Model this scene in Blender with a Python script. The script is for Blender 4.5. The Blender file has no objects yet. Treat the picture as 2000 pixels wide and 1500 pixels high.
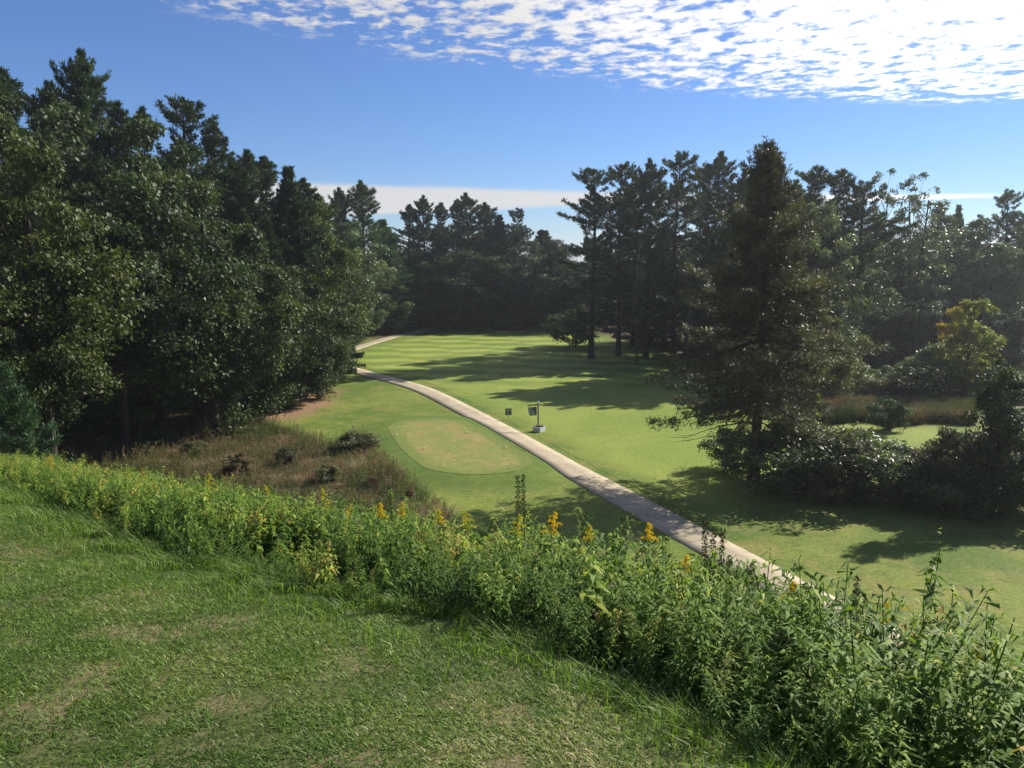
import bpy, math, random
import numpy as np
RS = np.random.RandomState
PI = math.pi
HAZE = .0003
rad = math.radians

# ------------------------------------------------------------------ camera
CAMZ = 13.4; PITCH = rad(9.2); F = 1540.0
cp, sp = math.cos(PITCH), math.sin(PITCH)
scene = bpy.context.scene
COL = scene.collection
cam = bpy.data.cameras.new('camera'); camo = bpy.data.objects.new('camera', cam); COL.objects.link(camo)
camo.location = (0, 0, CAMZ); camo.rotation_euler = (PI/2 - PITCH, 0, 0)
cam.sensor_width = 36; cam.lens = 36*F/2000; cam.clip_start = .05; cam.clip_end = 8000
scene.camera = camo

def ray(px, py):
    a = (px-1000)/F; b = (750-py)/F
    return np.array([a, cp + b*sp, -sp + b*cp])
def P(px, py, z=0.0):
    d = ray(px, py); t = (z-CAMZ)/d[2]
    return (d[0]*t, d[1]*t)
def topz(py, Y):
    d = ray(1000, py); return CAMZ + Y*d[2]/d[1]
def xat(px, Y, z):
    return (px-1000)/F*(Y*cp + (CAMZ-z)*sp)

# ------------------------------------------------------------------ noise
def _hash(ix, iy, seed):
    h = (ix.astype(np.int64)*374761393 + iy.astype(np.int64)*668265263 + seed*1442695041) & 0xffffffff
    h = ((h ^ (h >> 13))*1274126177) & 0xffffffff
    return ((h ^ (h >> 16)) & 0xffff)/65535.0
def vnoise(x, y, seed=0):
    x = np.asarray(x, float); y = np.asarray(y, float)
    ix = np.floor(x); iy = np.floor(y); fx = x-ix; fy = y-iy
    fx = fx*fx*(3-2*fx); fy = fy*fy*(3-2*fy)
    a = _hash(ix, iy, seed); b = _hash(ix+1, iy, seed); c = _hash(ix, iy+1, seed); d = _hash(ix+1, iy+1, seed)
    return (a*(1-fx)+b*fx)*(1-fy) + (c*(1-fx)+d*fx)*fy
def fbm(x, y, seed=0, o=4):
    s = 0; w = .5; t = 0
    for i in range(o):
        s = s + w*vnoise(x*2**i, y*2**i, seed+i); t += w; w *= .55
    return s/t
def sstep(a, b, x):
    t = np.clip((x-a)/(b-a), 0, 1); return t*t*(3-2*t)

# ------------------------------------------------------------------ terrain
LZ = 11.7; LS = .10
def lawn_plane(x, y): return LZ - LS*y
edge_px = [(0,945),(100,980),(210,1030),(320,1082),(450,1100),(600,1130),(760,1165),(880,1185),(1000,1212),(1100,1250),(1200,1315),(1350,1385),(1450,1455),(1560,1510)]
ep = []
for q in edge_px:
    d = ray(*q); t = (LZ-CAMZ)/(d[2]+LS*d[1]); ep.append((d[0]*t, d[1]*t))
ep = [(-60, 34), (-25, 21), (-14, 15.5)] + ep + [(3.0, .2), (8, -4), (40, -20)]
EX = np.array([e[0] for e in ep]); EY = np.array([e[1] for e in ep])
def edge_d(x, y): return (np.asarray(y) - np.interp(x, EX, EY))*.78
pc = P(1775, 778)
def pond_e(x, y): return ((np.asarray(x)-pc[0])/17.0)**2 + ((np.asarray(y)-pc[1]-.05*(np.asarray(x)-pc[0]))/4.2)**2
tee_px = [(757,842),(775,831),(795,827),(850,824),(900,827),(937,842),(987,872),(1035,900),(1040,912),(1025,922),(1000,930),(925,936),(862,930),(825,919),(790,890),(768,862)]
TEE = [P(*q) for q in tee_px]
tc = np.mean(TEE, axis=0)
def poly_in(poly, x, y):
    x = np.asarray(x, float); y = np.asarray(y, float); ins = np.zeros(x.shape, bool); n = len(poly)
    for i in range(n):
        x1, y1 = poly[i]; x2, y2 = poly[(i+1) % n]
        c = ((y1 > y) != (y2 > y))
        ins ^= c & (x < (x2-x1)*(y-y1)/((y2-y1) if y2 != y1 else 1e-9)+x1)
    return ins
def poly_d(poly, x, y, closed=True):
    x = np.asarray(x, float); y = np.asarray(y, float); D = np.full(x.shape, 1e9); n = len(poly)
    for i in range(n if closed else n-1):
        x1, y1 = poly[i]; x2, y2 = poly[(i+1) % n]; dx = x2-x1; dy = y2-y1
        t = np.clip(((x-x1)*dx+(y-y1)*dy)/(dx*dx+dy*dy+1e-9), 0, 1)
        D = np.minimum(D, np.hypot(x-x1-t*dx, y-y1-t*dy))
    return D
def poly_sd(poly, x, y):
    d = poly_d(poly, x, y); return np.where(poly_in(poly, x, y), -d, d)
def base_z(x, y):
    u = (fbm(x/26, y/26, 5, 2)-.5)*.3*sstep(30, 60, y)
    sd = poly_sd(TEE, x, y)
    u = u*sstep(0, 6, sd) + .28*(1-sstep(0, 3.2, sd))
    u = u - 1.0*(1-sstep(.55, 1.25, pond_e(x, y)))
    return u
def terr(x, y):
    x = np.asarray(x, float); y = np.asarray(y, float)
    d = edge_d(x, y)
    drop = .62*np.logaddexp(0, 2.2*(d-.3))/2.2
    h = np.minimum(LZ - LS*np.maximum(y, -20), 13.2) - drop + (fbm(x*.7, y*.7, 9, 2)-.5)*.10
    b = base_z(x, y)
    k = 1.2
    return np.logaddexp(h*k, b*k)/k - np.where(h < b+4, 0, 0)

# path centre line
path_px = [(840,641),(812,649),(775,656),(735,667),(690,681),(648,695),(640,704),(665,714),(720,731),(770,744),(830,763),(905,800),(968,834),(1032,870),(1096,907),(1180,952),(1335,1037),(1470,1110),(1600,1182),(1760,1270)]
PATH = [P(*q) for q in path_px]
def catmull(pts, n=12):
    p = np.array(pts); out = []
    for i in range(len(p)-1):
        p0 = p[max(i-1, 0)]; p1 = p[i]; p2 = p[i+1]; p3 = p[min(i+2, len(p)-1)]
        for k in range(n):
            t = k/n
            out.append(.5*((2*p1)+(-p0+p2)*t+(2*p0-5*p1+4*p2-p3)*t*t+(-p0+3*p1-3*p2+p3)*t**3))
    out.append(p[-1]); return np.array(out)
PATHC = catmull(PATH)

# ------------------------------------------------------------------ node helpers
def newmat(name):
    m = bpy.data.materials.new(name); m.use_nodes = True; nt = m.node_tree; nt.nodes.clear()
    return m, nt
class N:
    def __init__(s, nt): s.nt = nt
    def n(s, t, **k):
        a = s.nt.nodes.new(t)
        for q, v in k.items(): setattr(a, q, v)
        return a
    def l(s, a, b): s.nt.links.new(a, b)
    def math(s, op, a, b=None, c=None, clamp=False):
        m = s.n('ShaderNodeMath', operation=op, use_clamp=clamp)
        for i, v in enumerate((a, b, c)):
            if v is None: continue
            if hasattr(v, 'type'): s.l(v, m.inputs[i])
            else: m.inputs[i].default_value = v
        return m.outputs[0]
    def mix(s, f, a, b, mode='MIX'):
        m = s.n('ShaderNodeMix', data_type='RGBA', blend_type=mode)
        for k, v in ((0, f), (6, a), (7, b)):
            if hasattr(v, 'type'): s.l(v, m.inputs[k])
            elif k == 0: m.inputs[0].default_value = v
            else: m.inputs[k].default_value = (*v, 1)
        return m.outputs[2]
    def noise(s, scale, detail=4, vec=None, rough=.55, dist=0):
        t = s.n('ShaderNodeTexNoise'); t.inputs['Scale'].default_value = scale; t.inputs['Detail'].default_value = detail
        t.inputs['Roughness'].default_value = rough; t.inputs['Distortion'].default_value = dist
        if vec is not None: s.l(vec, t.inputs['Vector'])
        return t.outputs['Fac']
    def ss(s, x, a, b):
        m = s.n('ShaderNodeMapRange', interpolation_type='SMOOTHSTEP')
        if hasattr(x, 'type'): s.l(x, m.inputs[0])
        m.inputs[1].default_value = a; m.inputs[2].default_value = b
        return m.outputs[0]
    def attr(s, name):
        a = s.n('ShaderNodeAttribute', attribute_name=name); return a.outputs['Fac']
    def ramp(s, f, stops):
        r = s.n('ShaderNodeValToRGB'); e = r.color_ramp.elements
        while len(e) > 1: e.remove(e[-1])
        e[0].position = stops[0][0]; e[0].color = (*stops[0][1], 1)
        for p_, c in stops[1:]:
            q = e.new(p_); q.color = (*c, 1)
        s.l(f, r.inputs[0]); return r.outputs[0]

def leafmat(name, stops, rough=.45, trans=.3, spec=.5, tcol=(1.25, 1.35, .55)):
    m, nt = newmat(name); g = N(nt)
    t = g.attr('tint')
    col = g.ramp(t, stops)
    oi = g.n('ShaderNodeObjectInfo')
    col = g.mix(1.0, col, oi.outputs['Color'], 'MULTIPLY')
    b = g.n('ShaderNodeBsdfPrincipled'); g.l(col, b.inputs['Base Color']); b.inputs['Roughness'].default_value = rough
    b.inputs['Specular IOR Level'].default_value = spec
    tr = g.n('ShaderNodeBsdfTranslucent'); g.l(g.mix(1.0, col, tcol, 'MULTIPLY'), tr.inputs['Color'])
    mx = g.n('ShaderNodeMixShader'); mx.inputs[0].default_value = trans
    g.l(b.outputs[0], mx.inputs[1]); g.l(tr.outputs[0], mx.inputs[2])
    o = g.n('ShaderNodeOutputMaterial'); g.l(mx.outputs[0], o.inputs[0])
    return m
def simplemat(name, c1, c2, scale=8, rough=.8, spec=.3, bump=0, metal=0):
    m, nt = newmat(name); g = N(nt)
    tc_ = g.n('ShaderNodeTexCoord').outputs['Object']
    f = g.noise(scale, 5, tc_)
    b = g.n('ShaderNodeBsdfPrincipled'); g.l(g.mix(g.ss(f, .35, .65), c1, c2), b.inputs['Base Color'])
    b.inputs['Roughness'].default_value = rough; b.inputs['Specular IOR Level'].default_value = spec
    b.inputs['Metallic'].default_value = metal
    if bump:
        bp = g.n('ShaderNodeBump'); bp.inputs['Strength'].default_value = bump; g.l(f, bp.inputs['Height']); g.l(bp.outputs[0], b.inputs['Normal'])
    o = g.n('ShaderNodeOutputMaterial'); g.l(b.outputs[0], o.inputs[0]); return m

# ------------------------------------------------------------------ object helpers
def link(name, me, mat=None, parent=None):
    o = bpy.data.objects.new(name, me); COL.objects.link(o)
    if mat is not None and me is not None and not me.materials: me.materials.append(mat)
    if parent is not None: o.parent = parent
    return o
def tag(o, label=None, cat=None, group=None, kind=None):
    if label: o['label'] = label
    if cat: o['category'] = cat
    if group: o['group'] = group
    if kind: o['kind'] = kind
    return o
def empty(name, loc=(0, 0, 0), rz=0):
    o = bpy.data.objects.new(name, None); COL.objects.link(o); o.location = loc; o.rotation_euler = (0, 0, rz)
    o.empty_display_size = .2
    return o
def copy_tree(o, parent=None):
    c = o.copy(); COL.objects.link(c); c.parent = parent
    for ch in o.children: copy_tree(ch, c)
    return c

def mesh_np(name, verts, quads, tint=None, smooth=False):
    me = bpy.data.meshes.new(name)
    verts = np.ascontiguousarray(verts, np.float32); quads = np.ascontiguousarray(quads, np.int32)
    nv, nf = len(verts), len(quads); k = quads.shape[1]
    me.vertices.add(nv); me.vertices.foreach_set('co', verts.ravel())
    me.loops.add(nf*k); me.loops.foreach_set('vertex_index', quads.ravel())
    me.polygons.add(nf); me.polygons.foreach_set('loop_start', np.arange(0, nf*k, k, dtype=np.int32))
    me.polygons.foreach_set('loop_total', np.full(nf, k, np.int32))
    if smooth: me.polygons.foreach_set('use_smooth', np.ones(nf, bool))
    if tint is not None:
        a = me.attributes.new('tint', 'FLOAT', 'POINT'); a.data.foreach_set('value', np.ascontiguousarray(tint, np.float32))
    me.update(calc_edges=True)
    return me

def nrm(v): return v/np.maximum(np.linalg.norm(v, axis=-1, keepdims=True), 1e-9)
def leaves(c, u, n, L, W, tint, shape=(.12, 1., .06), bend=.0, seg3=True):
    """leaf strips: start c, direction u, normal-ish n, length L, width W; bends along -n."""
    u = nrm(u); s = nrm(np.cross(u, n)); nn = nrm(np.cross(s, u))
    L = np.asarray(L)[:, None]*np.ones((len(c), 1)); W = np.asarray(W)[:, None]*np.ones((len(c), 1))
    if seg3:
        mid = c + u*L*.45 + nn*L*bend*.25*np.ones((1, 1)); tip = c + u*L - nn*L*bend*.55
        m2 = mid
        V = np.stack([c - s*W*shape[0]*.5, c + s*W*shape[0]*.5, m2 + s*W*shape[1]*.5, m2 - s*W*shape[1]*.5, tip + s*W*shape[2]*.5, tip - s*W*shape[2]*.5], 1)
        k = len(c); b = (np.arange(k)*6)[:, None]
        Q = np.concatenate([b+np.array([[0, 1, 2, 3]]), b+np.array([[3, 2, 4, 5]])], 0)
        return V.reshape(-1, 3), Q, np.repeat(tint, 6)
    V = np.stack([c, c + u*L*.45 + s*W*.5, c + u*L, c + u*L*.45 - s*W*.5], 1)
    k = len(c); Q = (np.arange(k)*4)[:, None]+np.array([[0, 1, 2, 3]])
    return V.reshape(-1, 3), Q, np.repeat(tint, 4)
class Acc:
    def __init__(s): s.v = []; s.q = []; s.t = []; s.n = 0
    def add(s, v, q, t):
        s.v.append(v); s.q.append(q+s.n); s.t.append(t); s.n += len(v)
    def tube(s, pts, radii, k=6, tint=.5):
        pts = np.array(pts, float); radii = np.array(radii, float); m = len(pts)
        d = np.gradient(pts, axis=0); d = nrm(d)
        ref = np.where(np.abs(d[:, 2:3]) > .9, np.array([[1., 0, 0]]), np.array([[0, 0, 1.]]))
        a = nrm(np.cross(d, ref)); b = np.cross(d, a)
        an = np.arange(k)*2*PI/k
        V = pts[:, None, :] + radii[:, None, None]*(a[:, None, :]*np.cos(an)[None, :, None] + b[:, None, :]*np.sin(an)[None, :, None])
        V = V.reshape(-1, 3); i = np.arange(m-1)[:, None]*k; j = np.arange(k)[None, :]; j2 = (j+1) % k
        Q = np.stack([i+j, i+j2, i+k+j2, i+k+j], -1).reshape(-1, 4)
        s.add(V, Q, np.full(len(V), tint))
    def box(s, c, h, rz=0, tint=.5):
        c = np.array(c, float); ca, sa = math.cos(rz), math.sin(rz)
        V = np.array([[x, y, z] for x in (-1, 1) for y in (-1, 1) for z in (-1, 1)])*np.array(h)
        V = np.stack([V[:, 0]*ca-V[:, 1]*sa, V[:, 0]*sa+V[:, 1]*ca, V[:, 2]], 1)+c
        Q = np.array([[0, 1, 3, 2], [4, 6, 7, 5], [0, 4, 5, 1], [2, 3, 7, 6], [0, 2, 6, 4], [1, 5, 7, 3]])
        s.add(V, Q, np.full(8, tint))
    def mesh(s, name, smooth=False):
        if not s.v: return None
        return mesh_np(name, np.concatenate(s.v), np.concatenate(s.q), np.concatenate(s.t), smooth)

# ------------------------------------------------------------------ materials
M = {}
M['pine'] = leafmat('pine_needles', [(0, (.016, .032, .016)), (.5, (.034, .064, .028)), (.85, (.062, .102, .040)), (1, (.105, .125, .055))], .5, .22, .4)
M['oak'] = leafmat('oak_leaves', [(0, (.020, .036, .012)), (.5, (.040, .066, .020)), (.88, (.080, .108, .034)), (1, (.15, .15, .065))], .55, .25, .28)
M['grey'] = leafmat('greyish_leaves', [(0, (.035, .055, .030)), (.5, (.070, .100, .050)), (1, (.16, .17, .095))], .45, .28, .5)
M['spruce'] = leafmat('spruce_needles', [(0, (.030, .036, .018)), (.5, (.058, .066, .030)), (.9, (.11, .115, .050)), (1, (.17, .15, .08))], .5, .25, .5)
M['maple'] = leafmat('turning_leaves', [(0, (.07, .12, .025)), (.45, (.16, .19, .035)), (.7, (.30, .20, .05)), (1, (.42, .14, .05))], .5, .4, .4)
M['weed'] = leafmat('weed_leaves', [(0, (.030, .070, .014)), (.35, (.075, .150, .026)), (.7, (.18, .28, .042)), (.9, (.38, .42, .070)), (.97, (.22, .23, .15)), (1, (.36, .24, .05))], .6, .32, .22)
M['blade'] = leafmat('grass_blades', [(0, (.055, .110, .016)), (.4, (.125, .220, .032)), (.7, (.205, .290, .050)), (.88, (.33, .33, .12)), (1, (.46, .40, .22))], .5, .38, .35)
M['dry'] = leafmat('dry_stems', [(0, (.040, .045, .022)), (.25, (.075, .105, .030)), (.48, (.12, .115, .045)), (.70, (.19, .115, .065)), (.9, (.27, .175, .105)), (1, (.42, .34, .25))], .7, .25, .2)
M['gold'] = leafmat('goldenrod_flowers', [(0, (.36, .40, .05)), (.5, (.64, .56, .05)), (1, (.70, .53, .03))], .7, .5, .2, (1.1, 1, .6))
M['seed'] = leafmat('seed_stalks', [(0, (.03, .025, .018)), (.6, (.07, .06, .035)), (1, (.13, .15, .05))], .7, .15, .2)
M['bark'] = simplemat('bark', (.030, .024, .019), (.065, .053, .042), 9, .9, .2, .5)
M['birch'] = simplemat('pale_bark', (.22, .20, .18), (.38, .36, .33), 6, .8, .3, .3)

# ------------------------------------------------------------------ ground
def axis(segs):
    out = []
    for a, b, st in segs: out += list(np.arange(a, b, st))
    out.append(segs[-1][1]); return np.array(out)
gx = axis([(-1100, -300, 100), (-300, -100, 20), (-100, -40, 2), (-40, -12, .8), (-12, 14, .3), (14, 60, .8), (60, 110, 2), (110, 300, 20), (300, 1100, 100)])
gy = axis([(-300, -20, 40), (-20, 0, 2), (0, 30, .3), (30, 110, .6), (110, 190, 1.5), (190, 400, 20), (400, 1200, 100)])
GX, GY = np.meshgrid(gx, gy)
GZ = terr(GX, GY)
nx, ny = len(gx), len(gy)
V = np.stack([GX.ravel(), GY.ravel(), GZ.ravel()], 1)
i = np.arange(ny-1)[:, None]*nx + np.arange(nx-1)[None, :]
Q = np.stack([i, i+1, i+nx+1, i+nx], -1).reshape(-1, 4)
gme = mesh_np('ground', V, Q, None, True)
scrub_px = [(-200,930),(0,885),(60,872),(200,846),(330,822),(440,812),(560,842),(640,868),(690,858),(735,880),(752,915),(800,950),(868,1000),(880,1080),(600,1160),(300,1100),(-200,1080)]
SCRUB = [P(*q) for q in scrub_px]
dirt_px = [(120,866),(250,830),(360,796),(500,766),(600,752),(665,758),(650,790),(560,818),(460,838),(330,864),(200,882)]
DIRT = [P(*q) for q in dirt_px]
woodL_px = [(-300,990),(0,872),(200,820),(330,790),(470,768),(600,748),(655,724),(640,712),(600,700),(650,684),(700,668),(790,652),(800,642),(1080,634),(1250,640),(1250,620),(700,590),(-300,600)]
WOODL = [P(*q) for q in woodL_px]
woodR_px = [(1080,636),(1130,640),(1240,668),(1330,690),(1350,730),(1480,770),(1560,740),(1600,706),(2400,690),(2400,600),(1080,600)]
WOODR = [P(*q) for q in woodR_px]
x_, y_ = V[:, 0], V[:, 1]
nz = (fbm(x_/3, y_/3, 21, 4)-.5)
def addattr(me, name, v):
    a = me.attributes.new(name, 'FLOAT', 'POINT'); a.data.foreach_set('value', np.ascontiguousarray(v, np.float32))
addattr(gme, 'dirt', 1-sstep(-2.2, 1.8, poly_sd(DIRT, x_, y_)+nz*6))
slope_m = sstep(.2, 1.2, edge_d(x_, y_))*sstep(1.0, 3.0, V[:, 2])
addattr(gme, 'scrub', np.maximum(1-sstep(-1.0, .8, poly_sd(SCRUB, x_, y_)+nz*4), slope_m))
far = 1-np.exp(-np.maximum(np.hypot(x_, y_)-190, 0)/20)
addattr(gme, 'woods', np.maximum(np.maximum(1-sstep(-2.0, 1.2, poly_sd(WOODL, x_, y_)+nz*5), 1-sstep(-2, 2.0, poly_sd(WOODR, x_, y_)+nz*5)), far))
addattr(gme, 'collar', (1-sstep(1.2, 4.0, poly_sd(TEE, x_, y_)+nz*3)))
addattr(gme, 'thatch', (1-sstep(.2, .9, edge_d(x_, y_)))*sstep(6, 8, V[:, 2]))
addattr(gme, 'bank', (1-sstep(1.0, 1.9, pond_e(x_, y_)+nz)))
def rough_grass(g, pos):
    n1 = g.noise(.16, 3, pos, .55, .3); n2 = g.noise(1.1, 5, pos, .65, .6); n3 = g.noise(14, 4, pos, .7); n4 = g.noise(.42, 5, pos, .65, .8); n5 = g.noise(4.5, 5, pos, .7)
    grass = g.mix(g.ss(n1, .38, .62), (.090, .155, .025), (.180, .225, .044))
    grass = g.mix(g.math('MULTIPLY', g.ss(n4, .48, .66), .7), grass, (.225, .205, .068))
    grass = g.mix(g.math('MULTIPLY', g.ss(n2, .48, .68), .55), grass, (.080, .135, .024))
    grass = g.mix(g.ss(n5, .32, .68), g.mix(1.0, grass, (.74, .76, .72), 'MULTIPLY'), g.mix(1.0, grass, (1.22, 1.18, 1.18), 'MULTIPLY'))
    return g.mix(g.ss(n3, .3, .7), g.mix(1.0, grass, (.70, .72, .66), 'MULTIPLY'), g.mix(1.0, grass, (1.25, 1.2, 1.2), 'MULTIPLY'))
def build_ground_mat():
    m, nt = newmat('ground'); g = N(nt)
    pos = g.n('ShaderNodeNewGeometry').outputs['Position']
    n2 = g.noise(1.3, 4, pos, .6); n3 = g.noise(14, 4, pos, .7)
    grass = rough_grass(g, pos)
    grass = g.mix(g.math('MULTIPLY', g.attr('collar'), .75), grass, g.mix(g.ss(n2, .35, .65), (.065, .125, .020), (.105, .160, .030)))
    dirt = g.mix(g.ss(n3, .3, .7), (.19, .115, .065), (.34, .22, .13))
    dirt = g.mix(g.ss(n2, .5, .7), dirt, (.16, .15, .06))
    scr = g.mix(g.ss(n2, .35, .65), (.085, .085, .035), (.19, .125, .07))
    scr = g.mix(g.ss(n3, .4, .75), scr, (.06, .065, .03))
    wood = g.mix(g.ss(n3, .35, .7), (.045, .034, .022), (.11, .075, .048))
    th = g.mix(g.ss(g.noise(2.2, 4, pos, .6), .45, .62), (.070, .085, .026), (.15, .125, .065))
    grass = g.mix(g.attr('thatch'), grass, th)
    col = g.mix(g.attr('scrub'), grass, scr)
    col = g.mix(g.attr('dirt'), col, dirt)
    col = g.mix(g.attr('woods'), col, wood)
    col = g.mix(g.attr('bank'), col, (.07, .065, .035))
    b = g.n('ShaderNodeBsdfPrincipled'); g.l(col, b.inputs['Base Color']); b.inputs['Roughness'].default_value = .85; b.inputs['Specular IOR Level'].default_value = .15
    bp = g.n('ShaderNodeBump'); bp.inputs['Strength'].default_value = .5; bp.inputs['Distance'].default_value = .05; g.l(g.noise(9, 5, pos, .75), bp.inputs['Height']); g.l(bp.outputs[0], b.inputs['Normal'])
    o = g.n('ShaderNodeOutputMaterial'); g.l(b.outputs[0], o.inputs[0]); return m
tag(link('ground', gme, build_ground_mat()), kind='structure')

def sheet(name, poly, mat, dz, step, noise_amp=0, feather=0.0):
    """sheet draped over the terrain inside a polygon (grid clipped, boundary snapped)"""
    import bmesh
    from mathutils import Vector
    from mathutils.geometry import delaunay_2d_cdt
    pl = np.array(poly); x0, y0 = pl.min(0); x1, y1 = pl.max(0)
    # boundary
    bpts = []
    for k in range(len(pl)):
        a = pl[k]; b = pl[(k+1) % len(pl)]; m = max(1, int(np.hypot(*(b-a))/step))
        for j in range(m): bpts.append(a+(b-a)*j/m)
    bpts = np.array(bpts)
    X, Y = np.meshgrid(np.arange(x0, x1, step), np.arange(y0, y1, step)); X = X.ravel(); Y = Y.ravel()
    ins = poly_in([tuple(p) for p in pl], X, Y) & (poly_d([tuple(p) for p in pl], X, Y) > step*.5)
    pts = np.concatenate([bpts, np.stack([X[ins], Y[ins]], 1)])
    nb = len(bpts)
    r = delaunay_2d_cdt([Vector(p) for p in pts], [], [list(range(nb))], 1, 1e-5)
    vs = np.array([[v.x, v.y] for v in r[0]]); fs = np.array([f for f in r[2]])
    z = terr(vs[:, 0], vs[:, 1])+dz
    a, b, c = vs[fs[:, 0]], vs[fs[:, 1]], vs[fs[:, 2]]
    flip = ((b-a)[:, 0]*(c-a)[:, 1]-(b-a)[:, 1]*(c-a)[:, 0]) < 0
    fs[flip] = fs[flip][:, ::-1]
    me = mesh_np(name, np.column_stack([vs, z]), fs, None, True)
    ev = -poly_sd([tuple(p) for p in pl], vs[:, 0], vs[:, 1]); a_ = me.attributes.new('inner', 'FLOAT', 'POINT'); a_.data.foreach_set('value', np.ascontiguousarray(sstep(0, feather if feather else .01, ev), np.float32))
    o = link(name, me, mat); tag(o, kind='structure'); return o

def fairway_mat():
    m, nt = newmat('fairway'); g = N(nt)
    geo = g.n('ShaderNodeNewGeometry').outputs['Position']
    sx = g.n('ShaderNodeSeparateXYZ'); g.l(geo, sx.inputs[0])
    x, y = sx.outputs[0], sx.outputs[1]
    n1 = g.noise(.12, 3, geo, .5, .2); n3 = g.noise(12, 4, geo, .7); n2 = g.noise(.6, 4, geo, .6)
    wob = g.math('MULTIPLY', g.noise(.08, 2, geo), 2.5)
    s1 = g.math('SINE', g.math('MULTIPLY', g.math('ADD', g.math('ADD', g.math('MULTIPLY', y, .97), g.math('MULTIPLY', x, .22)), wob), 1.05))
    s2 = g.math('SINE', g.math('MULTIPLY', g.math('ADD', g.math('ADD', g.math('MULTIPLY', y, .75), g.math('MULTIPLY', x, -.66)), wob), 1.0))
    st = g.ss(g.math('ADD', g.math('MULTIPLY', s1, .6), g.math('MULTIPLY', s2, .4)), -.35, .45)
    farm = g.ss(y, 74, 90)
    lo = g.mix(g.ss(n1, .4, .6), (.130, .195, .034), (.172, .225, .044))
    hi = g.mix(g.ss(n1, .4, .6), (.240, .310, .056), (.285, .335, .068))
    stf = g.math('ADD', g.math('MULTIPLY', g.math('SUBTRACT', 1.0, farm), .5), g.math('MULTIPLY', farm, st))
    col = g.mix(stf, lo, hi)
    col = g.mix(g.math('MULTIPLY', g.ss(n2, .55, .75), .45), col, (.26, .245, .085))
    n5 = g.noise(4.0, 5, geo, .7, .4); n6 = g.noise(.35, 5, geo, .7, 1.0)
    col = g.mix(g.math('MULTIPLY', g.ss(n6, .50, .66), .45), col, (.125, .185, .035))
    col = g.mix(g.ss(n5, .32, .68), g.mix(1.0, col, (.80, .82, .78), 'MULTIPLY'), g.mix(1.0, col, (1.16, 1.13, 1.13), 'MULTIPLY'))
    col = g.mix(g.ss(n3, .3, .7), g.mix(1.0, col, (.82, .83, .80), 'MULTIPLY'), g.mix(1.0, col, (1.14, 1.11, 1.11), 'MULTIPLY'))
    nearm = g.math('SUBTRACT', 1.0, g.ss(y, 66, 76)); inn = g.attr('inner')
    col = g.mix(g.math('MULTIPLY', g.math('SUBTRACT', 1.0, inn), g.math('ADD', .35, g.math('MULTIPLY', nearm, .65))), col, rough_grass(g, geo))
    b = g.n('ShaderNodeBsdfPrincipled'); g.l(col, b.inputs['Base Color']); b.inputs['Roughness'].default_value = .85; b.inputs['Specular IOR Level'].default_value = .15
    bp = g.n('ShaderNodeBump'); bp.inputs['Strength'].default_value = .3; bp.inputs['Distance'].default_value = .03; g.l(g.noise(10, 4, geo, .75), bp.inputs['Height']); g.l(bp.outputs[0], b.inputs['Normal'])
    o = g.n('ShaderNodeOutputMaterial'); g.l(b.outputs[0], o.inputs[0]); return m
fw_px = [(697,697),(706,689),(740,674),(800,662),(850,651),(960,645),(1085,641),(1140,652),(1200,675),(1280,700),(1320,735),(1400,775),(1520,790),(1600,812),(1700,818),(1860,838),(1900,850),(1860,880),(1700,900),(1600,930),(1480,950),(1480,1005),(1425,1040),(1285,972),(1155,908),(1088,872),(1030,842),(945,798),(850,752),(790,736),(735,724),(707,710)]
FW = [tuple(p) for p in catmull([P(*q) for q in fw_px]+[P(*fw_px[0])], 5)[:-1]]
sheet('fairway', FW, fairway_mat(), .012, 1.2, feather=2.6)

def tee_mat():
    m, nt = newmat('tee_turf'); g = N(nt)
    geo = g.n('ShaderNodeNewGeometry').outputs['Position']
    n2 = g.noise(.55, 4, geo, .6, .6); n3 = g.noise(16, 4, geo, .7)
    col = g.mix(g.ss(n2, .36, .58), (.250, .218, .082), (.180, .215, .058))
    col = g.mix(g.math('MULTIPLY', g.ss(g.noise(1.1, 3, geo), .55, .7), .6), col, (.34, .25, .12))
    col = g.mix(g.ss(n3, .3, .7), g.mix(1.0, col, (.85, .86, .82), 'MULTIPLY'), g.mix(1.0, col, (1.12, 1.1, 1.1), 'MULTIPLY'))
    inn = g.ss(g.math('ADD', g.attr('inner'), g.math('MULTIPLY', g.math('SUBTRACT', g.noise(2.5, 4, geo), .5), .9)), .25, .75)
    col = g.mix(g.math('MULTIPLY', g.math('SUBTRACT', 1.0, inn), .75), col, (.13, .175, .040))
    col = g.mix(g.ss(g.noise(5, 5, geo, .7), .35, .65), g.mix(1.0, col, (.84, .85, .82), 'MULTIPLY'), g.mix(1.0, col, (1.14, 1.12, 1.1), 'MULTIPLY'))
    b = g.n('ShaderNodeBsdfPrincipled'); g.l(col, b.inputs['Base Color']); b.inputs['Roughness'].default_value = .85; b.inputs['Specular IOR Level'].default_value = .15
    o = g.n('ShaderNodeOutputMaterial'); g.l(b.outputs[0], o.inputs[0]); return m
TEEC = [tuple(p) for p in catmull(TEE+[TEE[0]], 6)[:-1]]
sheet('tee_ground', TEEC, tee_mat(), .015, .5, feather=1.7)

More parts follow.
